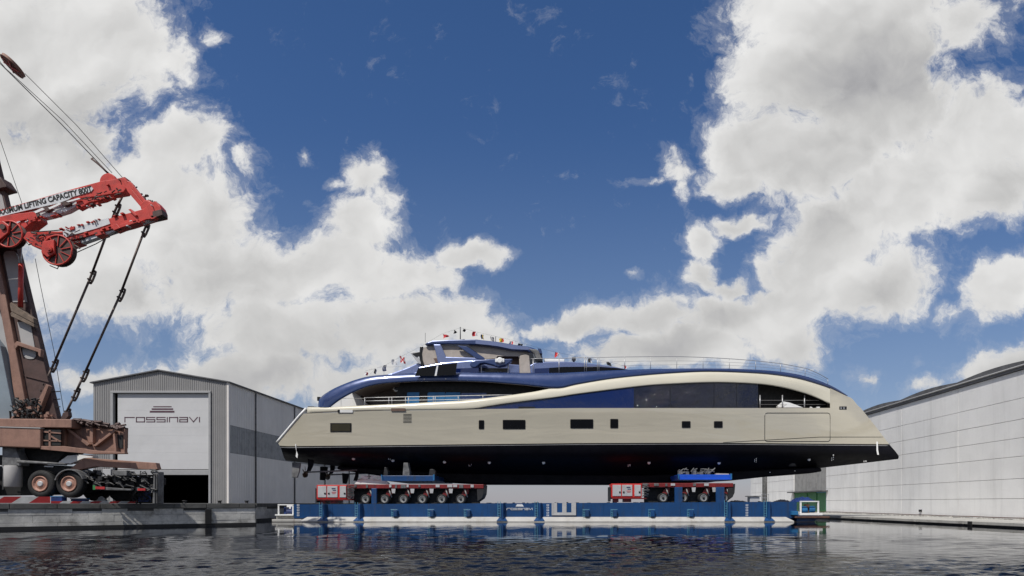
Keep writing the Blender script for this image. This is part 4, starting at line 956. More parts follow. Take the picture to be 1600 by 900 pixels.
# ------------------------------------------------------------------ transporters
TD = 51.2
def transporter(name, label, x0, wheels, xend, deck, pp_end, tposts):
    tp = thing(name, label, 'transporter', P((x0+xend)/2, deck, TD), 'self propelled transporters under the yacht')
    k = TD/F
    X = lambda px: (px-CX)*k
    Z = lambda py: EYE+(CY-py)*k
    dp = deck
    # power pack
    pk = obj('power_pack', MB().box(X(x0), X(pp_end), TD+.08, TD+2.3, Z(dp-8), Z(dp-30)), M['spred2'], tp, bevel=.03)
    w_ = pp_end-x0
    for (a, c, z0, z1) in ((.02, .10, 0, 1),):
        pass
    cuts = [(2.2, 15.5), (17, 33), (36.5, 46.3)]
    for (a, c) in cuts:
        pn = obj('door_panel', MB().box(X(x0+a), X(x0+c), TD+.03, TD+.09, Z(dp-10.5), Z(dp-28)), M['panel'], pk, bevel=.015)
        obj('door_latch', MB().box(X(x0+(c-3.2 if a != 17 else a+1.4)), X(x0+(c-.8 if a != 17 else a+3.8)), TD-.01, TD+.03, Z(dp-15.5), Z(dp-17.8)), M['black'], pn)
    obj('emblem', MB().box(X(x0+24), X(x0+30), TD+.01, TD+.03, Z(dp-23.5), Z(dp-25)).box(X(x0+25.5), X(x0+31), TD+.01, TD+.03, Z(dp-21), Z(dp-22)), M['fnavy'], pk)
    obj('emblem_text', MB().box(X(x0+24), X(x0+31), TD+.012, TD+.03, Z(dp-18.3), Z(dp-19)).box(X(x0+25), X(x0+30), TD+.012, TD+.03, Z(dp-16.4), Z(dp-17)), M['fred'], pk)
    obj('exhaust', MB().box(X(x0-3), X(x0)-.02, TD+.2, TD+1.9, Z(dp-2), Z(dp-25)), M['dark'], tp, bevel=.02)
    obj('lower_skid', MB().box(X(x0+1), X(pp_end+8), TD+.05, TD+2.2, Z(dp-6), Z(dp-7.8)).box(X(x0+4), X(x0+12), TD+.3, TD+1.5, Z(dp-1), Z(dp-6)).box(X(x0+20), X(x0+32), TD+.3, TD+1.5, Z(dp-1), Z(dp-6)), M['spred'], tp)
    m = MB()
    for j in range(9):
        yy = Z(dp-10-j*2.2); m.tube([(X(pp_end+1), TD+.15, yy), (X(pp_end+5), TD-.05-.1*random.random(), yy+random.uniform(-.12, .12)), (X(pp_end+9+random.random()*3), TD+.2, yy+random.uniform(-.1, .1))], .035, 5)
    obj('hydraulic_hoses', m, M['machine'], tp, kind='stuff')
    # deck beam
    obj('deck_beam', MB().box(X(pp_end), X(xend), TD+.25, TD+2.25, Z(dp-24.5), Z(dp-31)), M['spred'], tp, bevel=.03)
    n_ = int((xend-pp_end)//9)
    for j in range(n_):
        a = lerp(pp_end+2, xend-2, j/n_)
        if random.random() < .45:
            c = a+random.uniform(3, 8); obj('deck_plate', MB().box(X(a), X(c), TD+.20, TD+.26, Z(dp-random.uniform(25, 27)), Z(dp-30.5)), M['panel'] if random.random() < .5 else M['machine'], tp)
    obj('end_box', MB().pxprism([(xend-6, dp-28), (xend+2, dp-30), (xend+1, dp-16), (xend-2, dp-9), (xend-9, dp-4), (xend-10, dp-24)], TD+.3, 1.9), M['dark'], tp, bevel=.03)
    # axle line
    first = None
    for wx in wheels:
        c = Vector((X(wx), TD+.12, Z(dp-7.6)))
        if first is None:
            tyre = obj('wheel', MB().lathe(c, (0, 1, 0), [(.18, .27), (.0, .28), (.02, .37), (.06, .40), (.24, .40), (.28, .36), (.28, .30)], 24), M['tyre'], tp)
            tyre2 = obj('rim', MB().lathe(c+Vector((0, -.012, 0)), (0, 1, 0), [(.05, .1), (.03, .12), (.06, .2), (0, .245), (-.0, .27), (.05, .285)], 20), M['rimg'], tyre)
            obj('hub', MB().lathe(c+Vector((0, -.05, 0)), (0, 1, 0), [(0, .03), (.02, .09), (.12, .1)], 12), M['dark'], tyre)
            inst(tyre, tp, (0, .42, 0)); inst(tyre, tp, (0, 1.5, 0))
            arm = obj('swing_arm', MB().prism([(c.x+.1, TD+.5, c.z+.0), (c.x-.12, TD+.5, c.z+.0), (c.x+.05, TD+.5, c.z+.55), (c.x+.3, TD+.5, c.z+.88), (c.x+.62, TD+.5, c.z+.88), (c.x+.58, TD+.5, c.z+.5)], (0, .3, 0)), M['spred'], tp, bevel=.03)
            cylp = obj('suspension_cylinder', MB().tube([(c.x+.5, TD+.42, c.z+.15), (c.x+.28, TD+.42, c.z+.8)], .06, 8), M['rimg'], tp)
            first = (tyre, arm, cylp, c)
        else:
            d = (c.x-first[3].x, 0, 0); a = inst(first[0], tp, d); inst(first[0], tp, (d[0], 1.5, 0)); inst(first[0], tp, (d[0], .42, 0)); inst(first[1], tp, d); inst(first[2], tp, d)
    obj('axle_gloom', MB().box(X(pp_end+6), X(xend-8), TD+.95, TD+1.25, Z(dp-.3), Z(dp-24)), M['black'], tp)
    for (a, c) in zip(wheels[1:], wheels[2:]):
        mx = (a+c)/2
        obj('step_plate', MB().pxprism([(mx-3.2, dp-24), (mx+3.2, dp-24), (mx+2.2, dp-17), (mx-2.2, dp-17)], TD+.18, .06), M['panel'], tp)
    return tp
transporter('modular_transporter', 'red six wheel-line transporter with grey power pack under the yacht stern', 494, (570, 600, 629.5, 659, 689.5, 719.3), 755, 787.6, 541, None)
transporter('modular_transporter', 'red four wheel-line transporter with grey power pack under the yacht bow', 955, (1036.6, 1068, 1100, 1132), 1147, 785.6, 1003, None)
post_lab = {585: 'blue steel post standing among the wheels below the yacht stern', 1060: 'blue steel post left of the pair under the yacht bow', 1125: 'blue steel post right of the pair under the yacht bow'}
for (px, w) in ((585, 4), (1060, 6), (1125, 6.5)):
    D_ = 51.05; k = D_/F
    o = obj('support_post', MB().box((px-w-CX)*k, (px+w-CX)*k, D_-.12, D_+.12, EYE+(CY-deckpy(px))*k-.02, EYE+(CY-763+(2 if px > 1000 else 0))*k), M['barge'], origin=((px-CX)*k, D_, bz(px)), bevel=.02)
    tag(o, post_lab[px], 'post', 'blue posts beside the transporters')
def saddle(label, a, c, ytop, ybot, extra):
    s_ = thing('support_saddle', label, 'support beam', P((a+c)/2, ybot, 51.6), 'saddles between transporters and hull')
    obj('beam', MB().pxprism([(a, ytop), (c, ytop), (c, ybot), (a+3, ybot)], 51.5, 8.5), extra, s_, bevel=.03)
    obj('end_plate', MB().pxprism([(a-1, ytop-1), (a+1, ytop-1), (a+1.5, ybot), (a+.5, ybot)], 51.42, .2).pxprism([(c-1.5, ytop-1.6), (c+.8, ytop-1.6), (c+.8, ybot), (c-1.5, ybot)], 51.42, .2), M['bargelt'], s_)
    obj('flange', MB().pxprism([(a+2, ybot-.7), (c, ybot-.7), (c, ybot+.5), (a+2, ybot+.5)], 51.35, .3), extra, s_)
    return s_
M['sadd'] = mat('bright blue beam paint', (.008, .08, .5), .4, 0, .1, 1.)
s1 = saddle('blue saddle beam below the stern half of the hull', 596, 678, 743, 751, M['barge'])
for (a, c, t_) in ((599, 606, 730), (629, 640, 723), (670, 680, 733)):
    obj('packing_post', MB().pxprism([(a, 743), (a+1.5, t_), (c-3, t_), (c, 737), (c, 743)], 52.2, .6), M['machine'] if a == 629 else M['dark'], s1, bevel=.03)
obj('white_skirt', MB().pxprism([(554, 756), (560, 749), (598, 748), (608, 755), (606, 757)], 54, .3), M['white'], s1)
m = MB()
for (a, c) in (((560, 750), (577, 744)), ((577, 744), (592, 750)), ((570, 750), (577, 744)), ((584, 750), (577, 744)), ((565, 744), (593, 744)), ((560, 750), (572, 744)), ((593, 744), (597, 749))):
    m.bar(P(*a, 53.9), P(*c, 53.9), .08)
obj('white_truss', m, M['white'], s1)
s2 = saddle('bright blue saddle beam below the bow half of the hull', 1060, 1143, 741.5, 749, M['sadd'])
m = MB()
for k in range(26):
    a = random.uniform(1058, 1112); m.tube([P(a, random.uniform(733, 741), 51.8), P(a+random.uniform(3, 12), random.uniform(731, 741), 52.0)], .05, 5)
for k in range(5): 
    a = 1060+k*11; m.box(P(a,0,52).x, P(a+5,0,52).x, 51.8, 52.4, P(0,741.5,52).z, P(0,735+k % 2*2,52).z)
obj('hydraulic_fittings', m, M['machine'], s2, kind='stuff')
obj('timber_packing', MB().pxprism([(1119, 739.5), (1139, 740), (1139, 741.5), (1119, 741.5)], 51.7, .6), M['canvas'], s2)

# ------------------------------------------------------------------ clutter on the barge bow
def heap(name, lab, cat, px0, px1, top, mt, seed, D_=51.5, grp=None):
    rnd = random.Random(seed); m = MB(); base = bz((px0+px1)/2)-.02; k = D_/F; x0, x1 = (px0-CX)*k, (px1-CX)*k; n_ = 14; rows = []
    for j in range(7):
        row = []
        for i in range(n_+1):
            e = min(1, 4*(i/n_)*(1-i/n_))**.6*math.sin(math.pi*j/6)**.7; h = (top*k)*e*rnd.uniform(.65, 1.1)
            row.append((lerp(x0, x1, i/n_)+rnd.uniform(-.04, .04), D_+j*.28, base+h))
        rows.append(row)
    m.grid(rows, False); o = obj(name, m, mt, origin=((x0+x1)/2, D_, base)); tag(o, lab, cat, grp); return o
heap('tarpaulin_bundle', 'dark blue tarpaulin bundle heaped at the barge bow', 'tarpaulin', 1243, 1277, 8.5, M['tarpb'], 3)
heap('net_heap', 'low black heap between the grey generator and the blue tarpaulin bundle', 'heap', 1216, 1238, 4.5, M['tarp'], 4)
heap('net_heap', 'long low black heap just right of the bow transporter', 'heap', 1143, 1170, 3.6, M['tarp'], 5)
gn = thing('generator', 'small grey generator on the barge deck below the bow', 'generator', P(1180, 783.5, 51.6))
obj('housing', MB().box(P(1172,0,51.6).x, P(1187,0,51.6).x, 51.6, 52.4, bz(1180)-.01, bz(1180)+.42), M['panel'], gn, bevel=.03)
obj('roof_flap', MB().box(P(1169,0,51.6).x, P(1188,0,51.6).x, 51.5, 52.5, bz(1180)+.43, bz(1180)+.5), M['machine'], gn)
obj('cage', MB().tube([P(1190,785,51.5), P(1190,772,51.5), P(1201,772,51.5), P(1201,785,51.5)], .03, 5).tube([P(1190,778,51.5), P(1201,778,51.5)], .02, 5).tube([P(1195.5,785,51.5), P(1195.5,772,51.5)], .02, 5), M['steel'], gn)

# ------------------------------------------------------------------ crane
CD = 38.0
crane = thing('mobile_crane', 'huge red and brown mobile crane on the left quay with white lettered red arms', 'crane', P(100, 784, CD))
def cp(name, pp, mt, D_=CD, dep=.6, bevel=.03, par=None, lab=None):
    return obj(name, MB().pxprism(pp, D_, dep), M[mt], par or crane, bevel=bevel, label=lab)
def PC(x, y, D_=CD): return P(x, y, D_)
# mast
mast = cp('mast', [(44,657),(90,657),(64,548),(38,440),(13,335),(-10,240),(-40,240),(4,440),(24,545)], 'brown2', CD-.1, .4, .04)
cp('mast_flange', [(25,657),(45,657),(24.5,548),(4.5,440),(-39,238),(-62,240),(-30,380),(0,485),(14,560),(20,610)], 'brown', CD-.35, .6, .05, mast)
def skew_round(x0, x1, y0, y1, sl, r=6, k=4, top=True, botm=True):
    pts = []
    xc = lambda y: (y-y0)*sl
    for cx_, cy_, a0, on in ((x1-r, y0+r, -90, top), (x1-r, y1-r, 0, botm), (x0+r, y1-r, 90, botm), (x0+r, y0+r, 180, top)):
        if on:
            for i in range(k+1): a = R(a0+90*i/k); x = cx_+r*math.cos(a); y = cy_+r*math.sin(a); pts.append((x+xc(y), y))
        else:
            x = x1 if a0 in (-90, 0) else x0; y = y0 if a0 in (-90, 180) else y1; pts.append((x+xc(y), y))
    return pts
for (x0, x1, y0, y1, sl, tp_, bt_) in ((4,26,392,472,.20,True,False),(27,47,503,561,.18,False,True),(-18,2,300,376,.22,True,True)):
    cp('mast_cutout_plate', skew_round(x0, x1, y0, y1, sl, 8, 4, tp_, bt_), 'plate', CD-.14, .06, 0, mast)
cp('side_plate', [(-40,440),(-6,470),(4,500),(24,590),(24.5,599),(19,605),(8,603),(-40,560)], 'plate', CD-.2, .1, 0, mast)
for pp in ([(15,475),(17,472),(52,497),(53,505),(17,486)], [(16,489),(18,487),(53,506),(53,511),(17,494)]):
    cp('timber_bar', pp, 'wood', CD-.5, .3, .02, mast)
cp('bracket', [(22,537),(26,533),(64,546),(63,558),(60,556),(59,550),(28,540),(24,545)], 'brown', CD-.45, .25, .02, mast)
cp('mast_seam', [(38,586),(40,586.5),(76,596),(76,597.5),(39,588)], 'brown2', CD-.17, .05, 0, mast)
for y_ in (613, 625, 637):
    obj('mast_peg', MB().bar(PC(74+(y_-613)*.25, y_), PC(94, y_-1.5), .05), M['dark'], mast)
cp('blue_grey_strut', [(-30,500),(0,540),(12,600),(20,640),(22,655),(-30,656)], 'bluegrey', CD-.6, .5, .04)
cp('head_bracket', [(-20,268),(0,276),(9,289),(10,292),(4,293),(-20,300)], 'brown2', CD-.3, .8, .03, mast)
# mass of machinery at the foot of the mast
rnd = random.Random(11)
m = MB()
for k in range(90):
    x = rnd.uniform(16, 60); y = rnd.uniform(622, 656); D_ = CD-rnd.uniform(.3, 1.0)
    m.tube([PC(x, y, D_), PC(x+rnd.uniform(-7, 7), y+rnd.uniform(-2, 8), D_-.05), PC(x+rnd.uniform(-8, 10), min(657, y+rnd.uniform(2, 16)), D_)], rnd.uniform(.02, .07), 5)
obj('mast_foot_hoses', m, M['dark'], crane, kind='stuff')
m = MB()
for k in range(26):
    x = rnd.uniform(18, 80); y = rnd.uniform(632, 655); s_ = rnd.uniform(1.5, 5); m.pxprism([(x, y), (x+s_, y-1), (x+s_+1, y+s_), (x-1, y+s_*.8)], CD-rnd.uniform(.4, 1.1), .2)
obj('mast_foot_brackets', m, M['brown'], crane, kind='stuff')
# superstructure
slabp = cp('upper_deck_beam', [(-70,653),(112,655),(112,668.5),(-70,666)], 'brown', CD-1.2, .9, .04)
cp('side_box', [(-70,665.5),(63,669.2),(63,700),(-70,695)], 'brown', CD-1.3, .9, .05)
cp('box_top_edge', [(-70,664.2),(63,668),(63,669.5),(-70,665.6)], 'plate', CD-1.34, .3, 0)
cp('deck_back_panel', [(63,668),(195,668),(194.5,700),(63,698)], 'brown2', CD-.2, .3, 0)
cp('counter_frame', [(96,666),(195,671),(195,708.5),(140,709),(96,703)], 'brown', CD-.5, .25, .02)
cp('lower_chord', [(63,697),(100,697),(150,704),(195,706.5),(195,709),(140,709.5),(63,702)], 'brown', CD-1.25, .3, .02)
for pp in ([(103,671),(108,670),(140,694),(136,697)], [(177,671),(180,674),(150,697),(144,697)], [(140,668),(145,668),(145,692),(140,692)], [(176,678),(179,677),(182,706),(178,706)], [(96,667),(101,667),(101,700),(96,700)]):
    cp('diagonal_brace', pp, 'brown', CD-.75, .25, .02)
cp('frame_opening', [(180,679),(191.5,680),(191.5,700),(181.5,700)], 'dark', CD-.55, .06, 0)
cp('engine_opening', [(65,671),(95,671),(95,696),(65,696)], 'black', CD-1.1, .06, 0)
for pp in ([(65,673),(95,676),(95,678),(65,675.5)], [(76,672),(79,672),(79,697),(76,697)], [(65,687),(95,688.5),(95,690),(65,689)], [(79,680),(92,688),(91,690),(78,682)]):
    cp('engine_guard_bar', pp, 'brown', CD-1.15, .06, 0)
m = MB()
for k in range(80):
    x = rnd.uniform(112, 188); y = lerp(657, 668, (x-112)/78)+rnd.uniform(-3, 3); D_ = CD-rnd.uniform(.1, 1.)
    m.tube([PC(x, y, D_), PC(x+rnd.uniform(3, 12), y+rnd.uniform(-2, 4), D_)], rnd.uniform(.04, .11), 5)
obj('deck_pipework', m, M['brown2'], crane, kind='stuff')
cp('upper_frame_side', [(112,661),(150,664),(190,672),(190,676),(112,672)], 'brown2', CD-.4, .4, .03)
cp('turret', [(33,699),(110,703),(95,715),(88,724),(30,724)], 'black', CD-.2, 1.3, .05)
# carrier
car = cp('carrier_chassis', [(-70,708),(30,712),(36,724),(108,728),(132,740),(150,742),(240,746),(240,757),(205,760),(140,762),(130,772),(-70,775)], 'black', CD-.05, 1.2, .03)
cp('carrier_tail_beam', [(104,736),(130,716.5),(138,715.5),(243,723),(246,733),(240,734.5),(168,730),(150,729),(128,733),(112,737)], 'brown', CD-.6, .4, .03, None)
cp('white_wedge', [(90,723),(105,712),(128,710),(144,710.5),(145,715),(131,716),(110,724.5)], 'white', CD-.4, .5, .02)
cp('grey_side_box', [(3,695),(25,697),(26,705),(33,722),(33,728),(3,728)], 'machine', CD-.9, .6, .04)
obj('outrigger_cylinder', MB().tube([PC(28, 721, CD-.95), PC(104, 725.5, CD-.95)], [.09, .07], 8), M['machine'], crane)
obj('fuel_tank', MB().lathe(PC(20.5, 761, CD-.7), (0, 0, 1), [(0, .40), (.03, .43), (1.2, .43), (1.24, .4)], 20), M['plate'], crane)
obj('steel_step_frame', MB().tube([PC(-10, 727, CD-1), PC(4, 728, CD-1), PC(6, 733, CD-1), PC(4.5, 765, CD-1)], .035, 6), M['steel'], crane)
def crane_wheel(x, y, D_, r=.80):
    c = PC(x, y, D_)
    w = obj('wheel', MB().lathe(c, (0, 1, 0), [(.3, r*.55), (.02, r*.575), (.0, r*.78), (.04, r*.93), (.1, r), (.42, r), (.46, r*.9), (.46, r*.6)], 32), M['tyre'], crane)
    obj('rim', MB().lathe(c+Vector((0, -.02, 0)), (0, 1, 0), [(.05, .1), (.05, .27), (.09, .31), (.03, .37), (-.02, .42), (.0, .455), (.1, .46)], 28), M['rim'], w)
    obj('hub', MB().lathe(c+Vector((0, -.03, 0)), (0, 1, 0), [(0, .12), (.03, .17), (.2, .18)], 12), M['panel'], w)
    return w
w1 = crane_wheel(62.5, 756, CD-.9); k = (CD-.9)/F
inst(w1, crane, ((107.5-62.5)*k, 0, 0)); inst(w1, crane, (0, 2.2, 0)); inst(w1, crane, ((107.5-62.5)*k, 2.2, 0)); inst(w1, crane, ((-38-62.5)*k, 0, 0))
w2 = obj('wheel', MB().lathe(PC(146, 763, CD+1.2), (0, 1, 0), [(0, .3), (0, .66), (.08, .78), (.5, .78), (.55, .6)], 24), M['tyre'], crane); inst(w2, crane, (1.55, 0, 0))
m = MB()
arc_ = [(lerp(0, 1, i/10)) for i in range(11)]
o1 = []; o2 = []
for i in range(11):
    a = R(165-i*14.5); o1.append((107.5+23.5*math.cos(a), 756-23.5*math.sin(a))); o2.append((107.5+21.8*math.cos(a), 756-21.8*math.sin(a)))
m.prism([PC(x, y, CD-1.05) for x, y in o1+o2[::-1]], (0, .55, 0)); obj('mudguard', m, M['machine'], crane)
m = MB(); m2 = MB()
for k in range(46):
    x = rnd.uniform(120, 236); y = rnd.uniform(733, 762); s_ = rnd.uniform(2, 9); h = rnd.uniform(2, 7); D_ = CD-rnd.uniform(.1, .7)
    (m if k % 2 else m2).pxprism([(x, y), (x+s_, y), (x+s_, y+h), (x, y+h)], D_, .3)
obj('engine_parts', m, M['machine'], crane, kind='stuff'); obj('engine_block', m2, M['dark'], crane, kind='stuff')
m = MB()
for k in range(50):
    x = rnd.uniform(118, 238); y = rnd.uniform(733, 760); D_ = CD-rnd.uniform(.6, .9); m.tube([PC(x, y, D_), PC(x+rnd.uniform(-3, 9), y+rnd.uniform(-2, 5), D_), PC(x+rnd.uniform(4, 14), y+rnd.uniform(0, 9), D_)], rnd.uniform(.02, .05), 5)
obj('engine_hoses', m, M['dark'], crane, kind='stuff')
cp('grey_cabinet', [(160,733),(173,733),(173,744),(160,744)], 'panel', CD-.85, .3, .02); cp('radiator_grille', [(175,735),(198,735),(198,743),(175,743)], 'machine', CD-.85, .3, .02)
tb = cp('tail_light_bar', [(145,760),(205,764),(205,766.5),(145,765.5)], 'machine', CD-1., .2, .02)
cp('reflector', [(149,760),(163.5,760.5),(163.5,764.5),(149,764)], 'barred', CD-1.05, .06, 0, tb); cp('reflector', [(215,763),(227,763),(227,766.5),(215,766.5)], 'barred', CD-1.05, .06, 0)
cp('white_reflector', [(145,758),(149,758.5),(149,765),(145,765)], 'green', CD-1.05, .06, 0, tb)
lt = cp('outrigger_leg', [(240,737),(248,737),(247.5,787),(238,787)], 'machine', CD-.8, .5, .03); cp('leg_ribs', [(241.5,741),(243,741),(243,786),(241.5,786)], 'dark', CD-.84, .05, 0, lt); cp('leg_ribs', [(245,741),(246.2,741),(246.2,786),(245,786)], 'dark', CD-.84, .05, 0, lt)
cp('name_strip', [(69,727.8),(83,728.3),(83,730),(69,729.5)], 'white', CD-.1, .04, 0)
# upper arm with text
UD = 36.9; LD = 36.0
ua = cp('upper_arm', [(-70,349),(0,327.5),(29,319.5),(100,298.5),(157.5,283),(172,281),(195,276),(198,292),(193,300),(150,307),(112,311),(92,318),(29,332),(-70,358)], 'red', UD, .55, .03)
cp('text_band', [(-70,351),(0,331),(29,321),(100,299.5),(138,291.5),(143,291.5),(145.5,295),(142,299.5),(113,307.5),(107,311.5),(92,317),(29,331.5),(0,338.5),(-70,358)], 'cwhite', UD-.04, .05, 0, ua)
a0 = PC(-9, 338.2, UD-.05); a1 = PC(144, 298.3, UD-.05); exd = (a1-a0).normalized()
tm, tw = text_mb('MAXIMUM LIFTING CAPACITY 800T', a0, exd, (0, 0, 1), .30, .006, .006)
sc = (a1-a0).length/tw; tm, tw = text_mb('MAXIMUM LIFTING CAPACITY 800T', a0, exd, (0, 0, 1), .30*sc, .006, .012, 1.2)
obj('lettering', tm, M['black'], ua)
cp('arm_under_tube', [(50,331),(120,313),(121,321),(105,330),(80,338),(52,344)], 'cwhite', UD+.1, .35, .03, ua)
cp('arm_under_red', [(120,312),(150,304),(178,296),(188,299),(176,305),(160,312),(140,316),(121,326),(118,322)], 'red', UD+.05, .4, .03, ua)
for pp in ([(65,324),(75,322),(82,326),(72,331)], [(95,316),(108,313),(110,319),(100,322)], [(45,331),(56,328),(62,337),(50,344)]):
    cp('dark_bracket', pp, 'brown2', UD-.08, .5, .02, ua)
for pp in ([(52,331),(66,324.5),(70,327),(56,333)], [(75,324.5),(93,317),(96,318.5),(78,327)], [(103,314.5),(123,309),(126,310.5),(107,316)]):
    cp('white_gap_plate', pp, 'white', UD-.1, .1, 0, ua)
obj('arm_sheave', MB().lathe(PC(168, 283, UD+.12), (0, 1, 0), [(0, .44), (.04, .48), (.2, .48), (.24, .44)], 24), M['red'], ua)
cp('arm_root', [(-70,352),(0,338),(30,333),(55,330),(58,341),(46,350),(30,366),(8,376),(-70,385)], 'red', UD-.1, .8, .04, ua)
def drum(x, y, D_, r, par):
    c = PC(x, y, D_)
    d = obj('winch_drum', MB().lathe(c+Vector((0, .0, 0)), (0, 1, 0), [(0, r), (.04, r), (.05, r*.78), (.3, r*.78), (.31, r), (.35, r)], 32), M['brown2'], par)
    m = MB()
    pts = 28; o1 = [c+Vector((r*math.cos(2*math.pi*i/pts), -.02, r*math.sin(2*math.pi*i/pts))) for i in range(pts+1)]; m.tube(o1, .05, 6, False)
    for i in range(10):
        a = 2*math.pi*i/10+.2; m.bar(c+Vector((.22*math.cos(a), -.04, .22*math.sin(a))), c+Vector((r*.96*math.cos(a), -.04, r*.96*math.sin(a))), .04, .04, up=(0, 1, 0))
    obj('drum_spokes', m, M['red'], par); return d
drum(15, 366, UD-.6, .74, ua)
cp('drum_cover', [(-60,350),(4,345),(14,352),(12,364),(-4,377),(-60,380)], 'red', UD-.75, .15, .03, ua)
obj('drum_hub', MB().cyl(PC(3, 354, UD-.85), (0, 1, 0), .16, .2, 16), M['brown2'], ua)
# lower arm
la = cp('lower_arm', [(98,361),(112,357),(171,341),(225,326),(232,318),(243,314),(250,322),(253,330),(253,337),(235,341),(200,352),(160,362),(128,372),(112,375),(98,371)], 'red', LD, .55, .03)
cp('lower_white_band', [(98,361.5),(112,356.5),(169,340.5),(172,349.5),(150,357),(100,371)], 'cwhite', LD-.04, .05, 0, la)
cp('lower_under_tube', [(124,370),(172,356),(215,345),(252,334),(253,337.5),(215,350),(175,363),(127,380)], 'cwhite', LD+.08, .3, .02, la)
for pp in ([(145,361),(158,357.5),(163,365),(150,369)], [(172,353),(182,349.5),(188,356),(178,360)], [(200,327),(204,326),(214,336),(211,338)], [(186,351),(215,342),(216,347),(188,356)], [(108,355),(116,353),(116,358),(109,360)]):
    cp('red_bracket', pp, 'red', LD-.1, .5, .02, la)
cp('arm_truss', [(42,362),(98,361),(100,374),(125,371),(126,379),(110,384),(94,396),(66,390),(50,384),(36,372)], 'red', LD+.1, .5, .03, la)
drum(90, 391, LD-.5, .82, la)
cp('drum_bracket', [(66,377),(84,374),(85,396),(74,402),(64,394)], 'red', LD-.66, .15, .03, la)
obj('drum_hub', MB().cyl(PC(75.5, 389, LD-.76), (0, 1, 0), .18, .2, 16).cyl(PC(75.5, 389, LD-.8), (0, 1, 0), .08, .2, 12), M['red'], la)
obj('arm_sheave', MB().lathe(PC(229, 322, LD+.12), (0, 1, 0), [(0, .3), (.04, .36), (.2, .36), (.24, .3)], 20), M['red'], la)
cp('arm_tip_cap', [(238,330),(252,326.5),(254,335.5),(238,341)], 'brown2', LD-.06, .5, .02, la)
m = MB()
for k in range(46):
    x = rnd.uniform(40, 122); y = rnd.uniform(361, 384); D_ = LD-rnd.uniform(.0, .2); m.tube([PC(x, y, D_), PC(x+rnd.uniform(-9, 9), y+rnd.uniform(-4, 6), D_-.05)], rnd.uniform(.02, .05), 5)
for k in range(24):
    x = rnd.uniform(130, 190); y = lerp(313, 296, (x-130)/60)+rnd.uniform(-4, 6); m.tube([PC(x, y, UD-.1), PC(x+rnd.uniform(-8, 8), y+rnd.uniform(-4, 4), UD-.15)], rnd.uniform(.02, .05), 5)
mr_, mw_, md_ = MB(), MB(), MB()
for k in range(84):   # lugs, brackets and small plates along both arms
    up = k % 2
    if up: x = rnd.uniform(20, 192); y = lerp(334, 287, (x-20)/172)+(rnd.choice((13, 16, 19)) if x < 152 else rnd.choice((-8, 4, 12, 16)))+rnd.uniform(-1.5, 1.5); D_ = UD-.08
    else: x = rnd.uniform(60, 246); y = lerp(374, 326, (x-60)/186)+rnd.choice((-8, 8, 12))+rnd.uniform(-1.5, 1.5); D_ = LD-.08
    w_ = rnd.uniform(1, 4.5); h_ = rnd.uniform(.7, 2.2); sl_ = -.27*w_
    (mr_ if rnd.random() < .6 else md_ if rnd.random() < .6 else mw_).pxprism([(x, y), (x+w_, y+sl_), (x+w_+.6, y+sl_+h_), (x+.3, y+h_)], D_-rnd.uniform(0, .1), .3)
obj('arm_lugs', mr_, M['red'], crane, kind='stuff'); obj('arm_dark_lugs', md_, M['brown2'], crane, kind='stuff'); obj('arm_pale_plates', mw_, M['cwhite'], crane, kind='stuff')
obj('arm_pipework', m, M['brown2'], crane, kind='stuff')
m = MB(); m.tube([PC(48, 363, LD), PC(84, 360.5, LD), PC(98, 359, LD)], .03, 5); m.tube([PC(78, 415, LD), PC(90, 420, LD), PC(92, 414, LD)], .03, 5); m.tube([PC(100, 412, LD), PC(104, 417, LD), PC(101, 408, LD)], .03, 5); m.tube([PC(112, 398, LD), PC(150, 381, LD), PC(190, 358, LD)], .025, 5)
obj('drum_cables', m, M['rope'], crane)
# link between the two arm heads
for pp in ([(190,279),(196,278),(206,296),(228,322),(223,327),(199,299)], [(196,282),(204,284),(214,297),(226,312),(231,318),(228,321),(210,301)]):
    cp('head_link', pp, 'red', (UD+LD)/2-.1, .2, .02)
m = MB()
for k in range(18):
    x = rnd.uniform(194, 246); y = lerp(283, 322, (x-194)/52)+rnd.uniform(-6, 5); m.tube([PC(x, y, 38), PC(x+rnd.uniform(-6, 8), y+rnd.uniform(-3, 8), 37.9)], rnd.uniform(.03, .09), 5)
obj('head_fittings', m, M['brown2'], crane, kind='stuff')
obj('red_strut', MB().tube([PC(33, 382, CD-.3), PC(32.5, 415, CD-.4)], .055, 8), M['steel'], crane); obj('red_ram', MB().tube([PC(33, 412, CD-.4), PC(32, 480, CD-.4)], .13, 10), M['red'], crane)
# pendants
def pendant(path, links, lab):
    t_ = thing('pendant', lab, 'pendant', PC(*path[-1]), 'pendant rods of the crane')
    for (a, c) in zip(path, path[1:]):
        pa = PC(*a); pb = PC(*c); d = (pb-pa).normalized()
        obj('rod', MB().tube([pa+d*.2, pb-d*.2], .062, 8), M['rod'], t_)
    for (x, y) in path[1:]:
        p = PC(x, y); dd = (PC(*path[-1])-PC(*path[0])).normalized()
        m = MB(); sx = Vector((dd.z, 0, -dd.x))
        for s_ in (-1, 1):
            ct = p+Vector((0, .05, 0)); m.prism([ct-dd*.44+sx*.03*s_, ct-dd*.22+sx*.065*s_, ct+dd*.22+sx*.065*s_, ct+dd*.44+sx*.03*s_, ct+dd*.40+sx*.09*s_, ct+dd*.2+sx*.125*s_, ct-dd*.2+sx*.125*s_, ct-dd*.40+sx*.09*s_], (0, .12, 0))
        m.cyl(p+dd*.2+Vector((0, -.14, 0)), (0, 1, 0), .055, .3, 10); m.cyl(p-dd*.2+Vector((0, -.14, 0)), (0, 1, 0), .055, .3, 10)
        obj('link', m, M['rod'], t_)
    return t_
